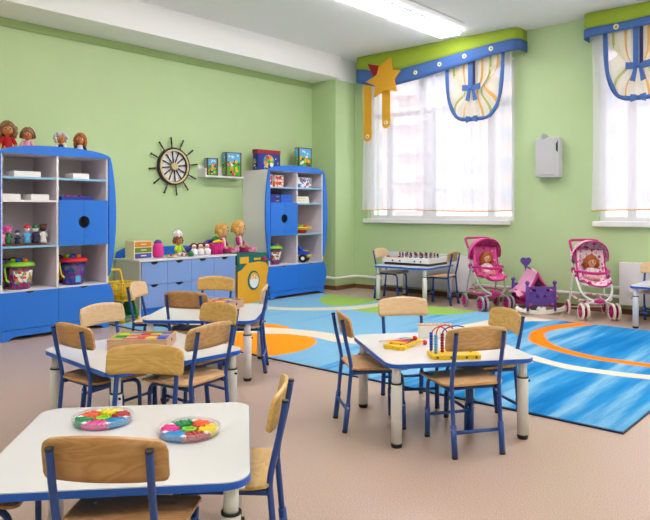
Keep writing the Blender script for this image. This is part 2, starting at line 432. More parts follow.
def valance(x0, x1, bound, bot, lab):
    root = thing('valance', lab, 'valance', (0, 0, 0))
    path = []; yf = 7.70; r = .09
    path += [(x0, YW-.01), (x0, yf+r)]
    path += [(x0+r-r*math.cos(a), yf+r-r*math.sin(a)) for a in [PI/2*i/5 for i in range(1, 6)]]
    n = 50
    path += [(x0+r+(x1-x0-2*r)*i/n, yf) for i in range(1, n)]
    path += [(x1-r+r*math.sin(a), yf+r-r*math.cos(a)) for a in [PI/2*i/5 for i in range(0, 6)]]
    path += [(x1, YW-.01)]
    N = len(path)-1
    def f(lo, hi, off):
        def fn(u, v):
            i = round(u*N); x, y = path[i]
            a = lo(x); c = hi(x)
            q = Vector((x, y, a+(c-a)*v))
            d = (Vector(path[min(i+1,N)])-Vector(path[max(i-1,0)])).normalized()
            return (q.x+d.y*off, q.y-d.x*off, q.z)
        return fn
    part('upper_band', 'cloth_green', root, lambda b: b.grid(f(lambda x: interp(bound, x)-.01, lambda x: CE-.01, 0), N, 3, th=-.006))
    part('lower_band', 'cloth_blue', root, lambda b: b.grid(f(lambda x: interp(bot, x), lambda x: interp(bound, x), .008), N, 3, th=-.006))
    return root
bd1 = [(-6.13, 3.275), (-5.95, 3.25), (-5.77, 3.205), (-5.6, 3.17), (-5.36, 3.165), (-4.53, 3.238), (-3.9, 3.30), (-3.47, 3.318)]
bt1 = [(-6.13, 3.09), (-5.95, 3.03), (-5.77, 2.98), (-5.6, 2.95), (-5.41, 2.95), (-5.0, 2.99), (-4.53, 3.06), (-3.9, 3.15), (-3.47, 3.18)]
v1 = valance(-6.14, -3.575, bd1, bt1, 'green and blue fabric valance with an orange star, over the middle window')
bd2 = [(-2.78, 3.275), (-2.3, 3.28), (-1.6, 3.33), (-.3, 3.25)]
bt2 = [(-2.78, 3.17), (-2.3, 3.185), (-1.6, 3.23), (-.3, 3.1)]
v2 = valance(-2.78, -.26, bd2, bt2, 'green and blue fabric valance over the window at the right edge')
def grommet(root, x, z, y=7.685):
    b = MB(); b.T = Matrix.Translation((x, y, z)) @ Matrix.Rotation(PI/2, 4, 'X')
    b.lathe([(.014, -.002), (.014, .006), (.022, .009), (.031, .005), (.031, -.002)], 16)
    b.mi = 1; b.cyl((0,0,-.002), (0,0,.003), .014, 12)
    b.build('grommet', ['cream', 'olive'], root)
for x, z in ((-5.06, 3.085), (-4.678, 3.145), (-4.302, 3.195), (-3.925, 3.235)): grommet(v1, x, z)
for x in (-2.406, -2.0, -1.5): grommet(v2, x, 3.236+.03*(x+2.4)/.9)
def strap(x, ztop, zb, w=.076):
    b = MB(); pts = [(x-w, ztop), (x-w, zb+w)]+arc((x, zb+w), w, PI, 2*PI, 10)[1:]+[(x+w, ztop)]
    b.prism(pts, .008, 'y', 7.70-.0)
    o = b.build('hanging_strap', 'cloth_yellow', v1)
    return o
# straps hang in front of the sheer and behind the valance
b_ = strap(-5.905, 3.05, 2.19); grommet(b_, -5.905, 2.265, 7.698)
b_ = strap(-5.57, 3.0, 2.36, .07); grommet(b_, -5.57, 2.44, 7.698)
star = [(-5.45, 3.36), (-5.434, 3.17), (-5.29, 3.15), (-5.403, 3.03), (-5.35, 2.86), (-5.552, 2.90), (-5.76, 2.81), (-5.727, 2.985), (-5.91, 3.06), (-5.70, 3.13), (-5.67, 3.25)]
part('star', 'cloth_yellow', v1, lambda b: b.prism(star, .02, 'y', 7.655, .004))
part('red_triangle', 'cloth_crimson', v1, lambda b: b.prism([(-5.885, 3.325), (-5.62, 3.25), (-5.779, 3.12)], .008, 'y', 7.678))

def swag(x0, x1, zt0, zt1, zb, lab, cx):
    root = thing('striped_swag', lab, 'curtain', (0, 0, 0))
    Y = 7.745
    def edge(t):      # t 0..1 along the U outline, left top to right top
        a = PI*t
        w = (x1-x0)/2; xm = (x0+x1)/2
        c = -math.cos(a); s = math.sin(a)
        x = xm+w*math.copysign(abs(c)**.55, c)
        zt = zt0+(zt1-zt0)*t
        return x, zt-(zt-zb)*(abs(s)**.75)
    def fn(u, v):
        x = x0+.02+(x1-x0-.04)*u
        # bottom at this x
        lo, hi = 0., .5
        if u > .5: lo, hi = .5, 1.
        for _ in range(30):
            m = (lo+hi)/2
            if edge(m)[0] < x: lo = m
            else: hi = m
        zb_ = edge((lo+hi)/2)[1]; zt = zt0+(zt1-zt0)*u+.1
        g = (1-v)
        xx = x+(cx-x)*.55*math.exp(-((v-.38)/.16)**2)
        return (xx, Y+.012*math.sin(u*46+3*g)+.014*math.sin(g*22)*math.exp(-((v-.3)/.3)**2), zb_+(zt-zb_)*v)
    part('fabric', 'swag', root, lambda b: b.grid(fn, 48, 24, uv=True))
    def band(b):
        N = 40
        def g(u, v):
            x, z = edge(u); x2, z2 = edge(min(1, u+.01)); x1_, z1_ = edge(max(0, u-.01))
            d = Vector((x2-x1_, z2-z1_)).normalized(); n = Vector((-d.y, d.x))
            q = Vector((x, z))+n*(v*(.048+.006*math.sin(u*30)))
            return (q.x, Y-.025, q.y)
        b.grid(g, N, 1, th=.006)
    part('blue_edging', 'cloth_blue', root, band)
    for i, (dx, w) in enumerate(((-.025, .03), (.03, .02))):
        part('ribbon', 'cloth_blue' if i == 0 else 'cloth_navy', root, lambda b: b.box((cx+dx-w, Y-.035-.002*i, 2.78), (cx+dx+w, Y-.031-.002*i, zt0+.12)))
    def bow(b):
        z = 2.77
        for s in (-1, 1):
            b.prism([(cx, z), (cx+s*.05, z+.045), (cx+s*.125, z+.055), (cx+s*.13, z-.02), (cx+s*.05, z-.03)], .03, 'y', Y-.065, .008)
            b.prism([(cx+s*.005, z), (cx+s*.03, z-.17), (cx+s*.085, z-.15), (cx+s*.04, z)], .014, 'y', Y-.055, .003)
        b.ball((cx, Y-.06, z), .026)
    part('bow', 'cloth_blue', root, bow)
    part('bow', 'cloth_blue', root, lambda b: (b.prism([(cx-.08, zb-.02), (cx-.02, zb+.0), (cx-.02, zb+.06), (cx-.08, zb+.07)], .02, 'y', Y-.05, .005), b.prism([(cx+.08, zb-.02), (cx+.02, zb+.0), (cx+.02, zb+.06), (cx+.08, zb+.07)], .02, 'y', Y-.05, .005)))
swag(-4.61, -3.76, 3.10, 3.2, 2.345, 'striped fabric swag with blue edging and bow, right half of the middle window', -4.21)
swag(-2.56, -1.80, 3.20, 3.22, 2.40, 'striped fabric swag with blue edging and bow, cut by the right edge of the photo', -2.18)

# wall dispenser
d = thing('paper_dispenser', 'grey metal box mounted on the green wall between the two windows', 'dispenser', (-3.235, YW, 1.59))
part('body', 'grey', d, lambda b: b.prism([(-.17, 0), (.10, 0), (.125, .0), (.13, .46), (.11, .485), (-.17, .485)], .13, 'y', -.13, .008))
part('lid', 'grey', d, lambda b: b.box((-.16, -.137, .03), (.07, -.129, .46), .003))
part('lock', 'steel', d, lambda b: (b.cyl((-.06, -.10, .50), (-.06, -.14, .50), .033, 16), b.cyl((-.06, -.135, .50), (-.06, -.145, .50), .018, 12)))
part('slot', 'blackplastic', d, lambda b: b.prism([(.09, .32), (.112, .30), (.112, .44), (.09, .40)], .008, 'y', -.136))

# ------------------------------------------------------------------ the outside
struct('ground', MB().box((-90, 12, -8.2), (60, 110, -8)), mat('outside_ground', '#c9c6c8', .9))
M['bwall'] = mat('apartment_facade', '#e6cfc8', .9); M['bpane'] = mat('apartment_window', '#b4b8c6', .5); M['bbalc'] = mat('apartment_balcony', '#e9e2e6', .8)
def block(x, y, w, floors, lab, rz):
    r = thing('apartment_building', lab, 'building', (x, y, -8), rz); h = floors*3
    part('facade', 'bwall', r, lambda b: b.box((-w/2, 0, 0), (w/2, 12, h)))
    n = int(w/3.4); w0 = None
    for i in range(n):
        for j in range(floors):
            X = -w/2+1.7+i*w/n
            if i % 4 == 2:
                if j: part('balcony', 'bbalc', r, lambda b: (b.box((X-1.3, -1.1, j*3), (X+1.3, 0, j*3+1.05)),))
                continue
            if w0 is None:
                w0 = part('window', 'bpane', r, lambda b: b.box((-.8, -.08, 0), (.8, .05, 1.5)))
                w0.location = (X, 0, j*3+.9)
            else:
                c = w0.copy(); COL.objects.link(c); c.parent = r; c.location = (X, 0, j*3+.9)
block(-44, 56, 34, 9, 'pale pink apartment block seen faintly through the middle window curtain', R(20))
block(-6, 66, 34, 9, 'pale apartment block seen faintly through the right window curtain', R(0))

# ------------------------------------------------------------------ the rug
def rug():
    x0, x1, y0, y1 = -6.2, -1.125, 3.70, 6.955
    nx, ny = 340, 218
    W2t = [(-6.2, 4.35), (-4.9, 4.56), (-4.3, 4.77), (-3.96, 4.80), (-3.5, 4.86), (-3.0, 5.0), (-2.6, 5.12), (-2.25, 5.15), (-2.0, 5.06), (-1.75, 5.02), (-1.4, 5.06), (-1.1, 5.16)]
    def poly_in(p, P):
        x, y = p; c = False; n = len(P); j = n-1
        for i in range(n):
            if (P[i][1] > y) != (P[j][1] > y) and x < (P[j][0]-P[i][0])*(y-P[i][1])/(P[j][1]-P[i][1])+P[i][0]: c = not c
            j = i
        return c
    def sp(pts, closed=False): return [(v.x, v.y) for v in smooth_path([(a, b, 0) for a, b in pts], 6, closed)]
    green = sp([(-5.78,6.5),(-5.93,6.75),(-5.93,7.0),(-5.4,7.1),(-5.15,6.98),(-5.09,6.70),(-5.10,6.42),(-5.2,6.24),(-5.36,6.18),(-5.6,6.33)], True)
    white1 = sp([(-6.3,5.55),(-5.84,5.62),(-5.53,5.75),(-5.30,5.97),(-5.13,6.2),(-5.03,6.5),(-5.02,6.8),(-5.1,7.1)])+sp([(-4.85,7.1),(-4.82,6.8),(-4.84,6.4),(-4.90,6.12),(-5.05,5.92),(-5.3,5.66),(-5.6,5.48),(-6.0,5.36),(-6.3,5.3)])
    green2 = sp([(-4.9,7.1),(-4.83,6.6),(-4.90,6.12),(-4.6,6.06),(-4.33,6.2),(-4.03,6.38),(-3.83,6.55),(-3.72,6.94),(-3.7,7.1)])
    wt = [(a, 0) for a in ()]
    white2 = sp([(-6.3,4.1),(-5.6,4.3),(-4.9,4.58),(-4.53,4.73),(-4.2,4.80),(-3.8,4.80),(-3.4,4.95),(-3.0,5.12),(-2.6,5.2),(-2.25,5.15),(-2.05,5.06),(-1.86,5.02),(-1.66,5.03),(-1.4,5.08),(-1.0,5.25)])+\
             sp([(-1.0,5.08),(-1.4,4.94),(-1.66,4.90),(-1.86,4.88),(-2.1,4.95),(-2.3,5.02),(-2.6,5.03),(-3.0,4.90),(-3.4,4.68),(-3.8,4.52),(-4.1,4.55),(-4.4,4.50),(-4.6,4.36),(-5.0,4.2),(-5.6,4.0),(-6.3,3.8)])
    orange = sp([(-5.1,4.62),(-4.97,4.76),(-4.75,4.80),(-4.5,4.68),(-4.24,4.56),(-4.07,4.51),(-3.94,4.39),(-3.84,4.21),(-3.80,4.04),(-3.81,3.87),(-3.87,3.72),(-4.05,3.6),(-4.4,3.55),(-5.0,3.7),(-5.2,4.2)], True)
    o2 = sp([(-1.0,5.42),(-1.43,5.34),(-1.65,5.33),(-1.9,5.33),(-2.2,5.45),(-2.5,5.66),(-2.66,5.98),(-2.72,6.25),(-2.70,6.6),(-2.6,6.9),(-2.55,7.1)])+sp([(-2.3,7.1),(-2.42,6.85),(-2.52,6.6),(-2.58,6.4),(-2.585,6.2),(-2.53,6.03),(-2.35,5.74),(-2.14,5.57),(-1.87,5.46),(-1.66,5.46),(-1.4,5.48),(-1.0,5.56)])
    wc = [(-3.38,6.15),(-3.34,6.52),(-3.14,6.89),(-3.12,7.0),(-2.8,7.0),(-2.856,6.81),(-3.03,6.66),(-3.09,6.48),(-3.15,6.16),(-3.24,5.9),(-3.42,5.85)]
    wb = sp([(-3.72,7.0),(-3.5,6.5),(-3.42,6.1),(-3.45,5.8)])+sp([(-3.2,5.8),(-3.18,6.1),(-3.25,6.45),(-3.4,7.0)])
    shapes = [(green2, lin('#9cc35a')), (green, lin('#9cc35a')), (white1, lin('#d8d3c0')), (orange, lin('#ff9a1e')), (white2, lin('#e5d8c4')), (wc, lin('#e5d8c4')), (o2, lin('#ff8412'))]
    boxes = [(min(p[0] for p in P), max(p[0] for p in P), min(p[1] for p in P), max(p[1] for p in P)) for P, _ in shapes]
    mk = (0, 0, 0, 0)
    def colr(x, y):
        c = mk
        for (P, k), bx in zip(shapes, boxes):
            if bx[0] <= x <= bx[1] and bx[2] <= y <= bx[3] and poly_in((x, y), P): c = k
        return c
    me = bpy.data.meshes.new('rug'); vs = []; cols = []; fs = []
    dx = (x1-x0)/nx; dy = (y1-y0)/ny
    for j in range(ny+1):
        for i in range(nx+1):
            x = x0+dx*i; y = y0+dy*j
            vs.append((x, y, .014))
            acc = [0, 0, 0, 0]
            for a, b_ in ((-.25,-.25),(.25,-.25),(.25,.25),(-.25,.25)):
                c = colr(x+a*dx, y+b_*dy)
                for k in range(4): acc[k] += c[k]/4
            cols.append(acc)
    for j in range(ny):
        for i in range(nx):
            a = j*(nx+1)+i; fs.append((a, a+1, a+nx+2, a+nx+1))
    base = len(vs)
    for (x, y) in ((x0,y0),(x1,y0),(x1,y1),(x0,y1)): vs.append((x, y, .0005)); cols.append([0,0,0,0])
    cn = [0, nx, (ny+1)*(nx+1)-1, ny*(nx+1)]
    rows = [list(range(0, nx+1)), [j*(nx+1)+nx for j in range(ny+1)], [ny*(nx+1)+i for i in range(nx, -1, -1)], [j*(nx+1) for j in range(ny, -1, -1)]]
    for k, row in enumerate(rows):
        fs.append(tuple([base+k, base+(k+1) % 4]+row[::-1]))
    fs.append((base+3, base+2, base+1, base))
    me.from_pydata(vs, [], fs)
    ca = me.color_attributes.new('pattern', 'FLOAT_COLOR', 'POINT')
    for i, c in enumerate(cols): ca.data[i].color = c
    m = bpy.data.materials.new('rug_pile'); m.use_nodes = True
    nt = m.node_tree; b = nt.nodes['Principled BSDF']; N = nt.nodes.new; K = nt.links.new
    at = N('ShaderNodeAttribute'); at.attribute_name = 'pattern'
    tc = N('ShaderNodeTexCoord'); mp = N('ShaderNodeMapping'); mp.inputs['Rotation'].default_value = (0, 0, R(0)); mp.inputs['Scale'].default_value = (5.0, .38, 1)
    K(tc.outputs['Object'], mp.inputs['Vector'])
    n = N('ShaderNodeTexNoise'); n.inputs['Scale'].default_value = 1.1; n.inputs['Detail'].default_value = 5; n.inputs['Roughness'].default_value = .55; K(mp.outputs['Vector'], n.inputs['Vector'])
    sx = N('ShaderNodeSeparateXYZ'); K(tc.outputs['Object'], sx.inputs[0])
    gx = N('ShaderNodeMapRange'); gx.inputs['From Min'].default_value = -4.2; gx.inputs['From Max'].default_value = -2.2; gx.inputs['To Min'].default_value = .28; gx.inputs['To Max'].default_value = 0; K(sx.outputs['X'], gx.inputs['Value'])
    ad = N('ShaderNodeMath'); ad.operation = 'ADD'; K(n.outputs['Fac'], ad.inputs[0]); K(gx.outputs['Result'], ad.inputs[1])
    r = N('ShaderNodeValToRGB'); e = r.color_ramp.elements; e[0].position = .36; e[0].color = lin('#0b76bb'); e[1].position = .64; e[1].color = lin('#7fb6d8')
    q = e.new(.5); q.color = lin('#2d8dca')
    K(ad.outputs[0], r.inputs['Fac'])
    mx = N('ShaderNodeMix'); mx.data_type = 'RGBA'; K(at.outputs['Alpha'], mx.inputs[0]); K(r.outputs['Color'], mx.inputs[6])
    dv = N('ShaderNodeVectorMath'); dv.operation = 'DIVIDE'; K(at.outputs['Color'], dv.inputs[0])
    mxa = N('ShaderNodeMath'); mxa.operation = 'MAXIMUM'; mxa.inputs[1].default_value = .01; K(at.outputs['Alpha'], mxa.inputs[0])
    cb = N('ShaderNodeCombineXYZ'); [K(mxa.outputs[0], cb.inputs[k]) for k in range(3)]; K(cb.outputs[0], dv.inputs[1])
    K(dv.outputs['Vector'], mx.inputs[7])
    n3 = N('ShaderNodeTexNoise'); n3.inputs['Scale'].default_value = 90; n3.inputs['Detail'].default_value = 2; K(tc.outputs['Object'], n3.inputs['Vector'])
    m3 = N('ShaderNodeMapRange'); m3.inputs['To Min'].default_value = .8; m3.inputs['To Max'].default_value = 1.2; K(n3.outputs['Fac'], m3.inputs['Value'])
    vm = N('ShaderNodeVectorMath'); vm.operation = 'SCALE'; K(mx.outputs[2], vm.inputs[0]); K(m3.outputs['Result'], vm.inputs['Scale'])
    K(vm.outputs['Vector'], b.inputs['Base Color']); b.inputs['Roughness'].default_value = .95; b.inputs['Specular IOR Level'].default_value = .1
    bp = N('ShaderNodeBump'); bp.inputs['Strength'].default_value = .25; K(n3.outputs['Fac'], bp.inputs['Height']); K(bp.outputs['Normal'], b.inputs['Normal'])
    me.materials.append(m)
    o = bpy.data.objects.new('rug', me); COL.objects.link(o)
    tag(o, 'large blue rug with orange, cream and green curved shapes on the floor', 'rug')
    e = MB()
    for a, c in (((x0-.006, y0-.006), (x1+.006, y0)), ((x1, y0), (x1+.006, y1)), ((x0-.006, y1), (x1+.006, y1+.006)), ((x0-.006, y0), (x0, y1))):
        e.box((a[0], a[1], .0005), (c[0], c[1], .010))
    e.build('binding', 'navy', o)
rug()

# ------------------------------------------------------------------ tables
TH = .43
def make_table(h=TH, s=.80):
    t = thing('childrens_table', 'x', 'table'); k = s/2
    b = MB(); b.prism(rrect(-k, -k, k, k, .075, 8), .003, 'z', h-.003); b.build('tabletop', 'tabletop', t)
    b = MB(); b.prism(rrect(-k-.002, -k-.002, k+.002, k+.002, .077, 8), .021, 'z', h-.024, .003); b.build('edging', 'edgeblue', t)
    q = s*.43
    for sx in (-1, 1):
        for sy in (-1, 1):
            x, y = sx*q, sy*q
            l = part('leg', 'tablelegs', t, lambda b: (b.tube([(x, y, h-.024), (x, y, .30)], .0225, 18), b.tube([(x, y, .325), (x, y, .318), (x, y, .02)], [.024, .029, .029], 18)))
            part('collar', 'blackplastic', l, lambda b: b.tube([(x, y, .318), (x, y, .325)], .0305, 18).cyl((x+.03*sx, y, .30), (x+.04*sx, y, .30), .006, 8))
            part('foot', 'blackplastic', l, lambda b: b.tube([(x, y, 0), (x, y, .022)], [.026, .030], 18))
            part('bracket', 'tablelegs', l, lambda b: b.box((x-.04, y-.04, h-.028), (x+.04, y+.04, h-.024)))
    return t
T = {}
t0 = make_table()
tabs = [('D', -1.942, 1.241, 48, 'white table nearest the camera with two round clay trays on it'),
        ('B', -3.155, 2.09, -3.85, 'white table on the left with a block box in its middle'),
        ('C', -1.984, 3.234, 52, 'white table with the bead maze and xylophone on it'),
        ('A', -3.94, 3.18, 39, 'white table in front of the lavender drawers and toy washing machine'),
        ('E', -4.865, 7.36, 4, 'white table under the middle window with table football on it'),
        ('F', -1.685, 7.43, 0, 'white table cut off by the right edge, before the right radiator')]
for i, (k, x, y, r, lab) in enumerate(tabs):
    o = t0 if i == 0 else copy_tree(t0)
    o['label'] = lab; o['group'] = "children's tables"; place(o, (x, y, 0), R(r)); T[k] = o
T['E'].scale = (1, 1, 1.09); T['D'].scale = (.975, .975, 1)

# ------------------------------------------------------------------ chairs
def make_chair(wood):
    t = thing('childrens_chair', 'x', 'chair')
    w = .127; sh = .35
    # seat
    def seat(b):
        pts = []
        for i in range(9): a = PI/2*i/8; pts.append((.165-.05+.05*math.sin(a), -.155+.05-.05*math.cos(a)))
        pts += [(.172, .0)]
        for i in range(7): a = PI/2*i/6; pts.append((.178-.045+.045*math.cos(a), .165-.045+.045*math.sin(a)))
        full = pts+[(-x, y) for x, y in reversed(pts)]
        b.prism(full, .011, 'z', sh-.011, .003)
    s_ = part('seat', wood, t, seat)
    for v in s_.data.vertices:
        d = max(0, v.co.y-.10); v.co.z -= d*d*3.2
        v.co.z -= .004*(1-(v.co.x/.16)**2)
    for x in (-.125, .125):
        for y in (-.11, .08): part('screw', 'steel', s_, lambda b: b.cyl((x, y, sh-.006), (x, y, sh-.0015), .006, 10))
    # back board: curved plywood, leaning back
    zc, hh, bw = .572, .061, .165
    lean = .18
    def outline():
        P = []
        for i in range(9): a = PI/2*i/8; P.append((bw-.016+.016*math.sin(a), -hh+.016-.016*math.cos(a)))
        for i in range(9): a = PI/2*i/8; P.append((bw-.032+.032*math.cos(a), hh-.046+.034*math.sin(a)))
        for i in range(1, 12): x = (bw-.032)*(1-i/6); P.append((x, hh-.012+.012*(1-(x/(bw-.032))**2)))
        P += [(-x, y) for x, y in reversed(P[:18])]
        out = []
        for p in P:
            if not out or (abs(out[-1][0]-p[0])+abs(out[-1][1]-p[1])) > 1e-5: out.append(p)
        return out
    bm = bmesh.new()
    ol = outline(); th = .011
    # fill with a grid of strips so that the curvature reads smoothly
    import bisect
    xs_ = sorted({round(-bw+2*bw*i/24, 5) for i in range(25)})
    def zr(x):
        lo, hi = 9, -9; n = len(ol)
        for i in range(n):
            (a, c), (d, e) = ol[i], ol[(i+1) % n]
            if min(a, d)-1e-6 <= x <= max(a, d)+1e-6 and abs(a-d) > 1e-7:
                q = c+(e-c)*(x-a)/(d-a); lo = min(lo, q); hi = max(hi, q)
            elif abs(a-d) <= 1e-7 and abs(a-x) < 1e-5: lo = min(lo, c, e); hi = max(hi, c, e)
        return (lo, hi)
    def yb(x, z): return -.163-lean*(z)-.026*(1-(x/bw)**2)
    b = MB()
    def fn(u, v):
        x = bw*math.sin(PI*(u-.5)*.999)*.35+.65*(-bw+2*bw*u)
        x = max(-bw+1e-4, min(bw-1e-4, x)); lo, hi = zr(x); z = lo+(hi-lo)*v
        return (x, yb(x, z), zc+z)
    b.grid(fn, 40, 6, th=th)
    br = b.build('backrest', wood, t)
    for x in (-w, w):
        for f in (1,):
            part('screw', 'steel', br, lambda b: b.cyl((x, yb(x, -.02)+.001+.0, zc-.02), (x, yb(x, -.02)+.0035, zc-.02), .0065, 10))
    # frame
    for s in (-1, 1):
        x = s*w
        ztop = zc+hh-.03
        yt = yb(w, ztop-zc)-th-.011
        yj = yb(w, -hh)-th-.011
        path = [(x, -.185, .0), (x, -.168, .16), (x, -.155, .30), (x, -.152, .345), (x, -.160, .40), (x, yj, zc-hh), (x, yt, ztop)]
        path = smooth_path(path, 4)
        rl = part('rear_leg', 'tube', t, lambda b: (b.tube(path, .0105, 10), b.tube([(x, -.1855, .008), (x, -.169, .155)], .0145, 10)))
        part('cap', 'blackplastic', rl, lambda b: b.tube([(x, yt+.001, ztop-.004), (x, yt, ztop+.003)], .0115, 10)); part('foot', 'blackplastic', rl, lambda b: b.tube([(x, -.187, 0), (x, -.1855, .012)], .0152, 10))
        part('bolt', 'steel', rl, lambda b: b.cyl((x+s*.008, -.171, .135), (x+s*.018, -.171, .135), .006, 8))
        fx = s*(w+.0)
        fp = smooth_path([(fx, -.145, .318), (fx, -.02, .320), (fx, .085, .318), (fx, .125, .298), (fx, .135, .255), (fx, .137, .16), (fx, .142, 0)], 4)
        fl_ = part('front_leg', 'tube', t, lambda b: (b.tube(fp, .0105, 10), b.tube([(fx, .142, .008), (fx, .1375, .155)], .0145, 10)))
        part('foot', 'blackplastic', fl_, lambda b: b.tube([(fx, .1422, 0), (fx, .142, .012)], .0152, 10))
        part('bolt', 'steel', fl_, lambda b: b.cyl((fx+s*.008, .137, .135), (fx+s*.018, .137, .135), .006, 8))
    part('stretcher', 'tube', t, lambda b: b.cyl((-w+.008, -.173, .12), (w-.008, -.173, .12), .009, 10))
    part('stretcher', 'tube', t, lambda b: b.cyl((-w+.008, .138, .12), (w-.008, .138, .12), .009, 10))
    for y in (-.12, .08): part('seat_rail', 'tube', t, lambda b: b.cyl((-w+.006, y, .320), (w-.006, y, .320), .009, 10))
    return t
protos = {k: make_chair(k) for k in ('wood', 'woodlight', 'woodyellow', 'wooddark')}
used = set()
# (backrest centre x, y), facing rotation, wood, label
chairs = [
 (-1.504, .870, 38, 'wooddark', 'brown chair nearest the camera, its back turned, at the clay tray table', 1),
 (-2.396, 1.605, 218, 'woodyellow', 'yellowish chair facing the camera at the far side of the clay tray table', 1),
 (-1.534, 1.563, 130, 'woodyellow', 'chair seen edge-on at the right side of the clay tray table', 1),
 (-2.30, .70, -43, 'wooddark', 'chair with only its seat showing under the left of the clay tray table', 1),
 (-1.541, 2.902, 56, 'wood', 'chair with its back to the camera in front of the bead maze', 1),
 (-2.362, 2.817, -38.5, 'wooddark', 'chair at the left side of the bead maze table', 1),
 (-2.454, 3.567, 230, 'woodlight', 'pale chair facing the camera behind the xylophone', 1),
 (-1.691, 3.543, 146, 'woodyellow', 'yellowish chair at the far right of the bead maze table', 1),
 (-3.122, 1.633, 3, 'wooddark', 'brown chair at the near left of the left block box table, back turned', 1),
 (-3.653, 2.105, -79, 'woodlight', 'pale chair behind the left block box table, before the blue cabinet', 1),
 (-2.584, 2.123, 98, 'wood', 'tan chair at the near right of the left block box table, back turned', 1),
 (-3.114, 2.617, 181, 'woodyellow', 'yellow-brown chair facing us at the far side of the left block box table', 1),
 (-4.522, 2.911, -54, 'woodlight', 'pale chair at the left end of the drawers table, beside the toy trolley', 1),
 (-3.740, 2.796, 28, 'wooddark', 'brown chair with its back to us at the drawers table', 1),
 (-4.398, 3.636, 210, 'woodyellow', 'chair facing us directly in front of the lavender drawers', 1),
 (-3.596, 3.457, 133, 'woodlight', 'chair seen edge-on in front of the toy washing machine', 1),
 (-5.394, 7.289, -82, 'woodlight', 'pale chair at the left end of the table football table', 1.06),
 (-4.232, 7.334, 100, 'wood', 'chair at the right end of the table football table, beside a stroller', 1.06),
 (-1.98, 7.70, 180, 'woodlight', 'chair behind the table at the right edge, only its back showing', 1),
]
for x, y, r, wd, lab, s in chairs:
    if wd in used: o = copy_tree(protos[wd])
    else: o = protos[wd]; used.add(wd)
    a = R(r); off = .195*s
    o.location = (x-math.sin(a)*off, y+math.cos(a)*off, 0.0145 if (3.72 < y-.0 < 6.9 and -6.2 < x < -1.2) else 0)
    o.rotation_euler = (0, 0, a); o.scale = (s, s, s)
    o['label'] = lab; o['group'] = "children's chairs"

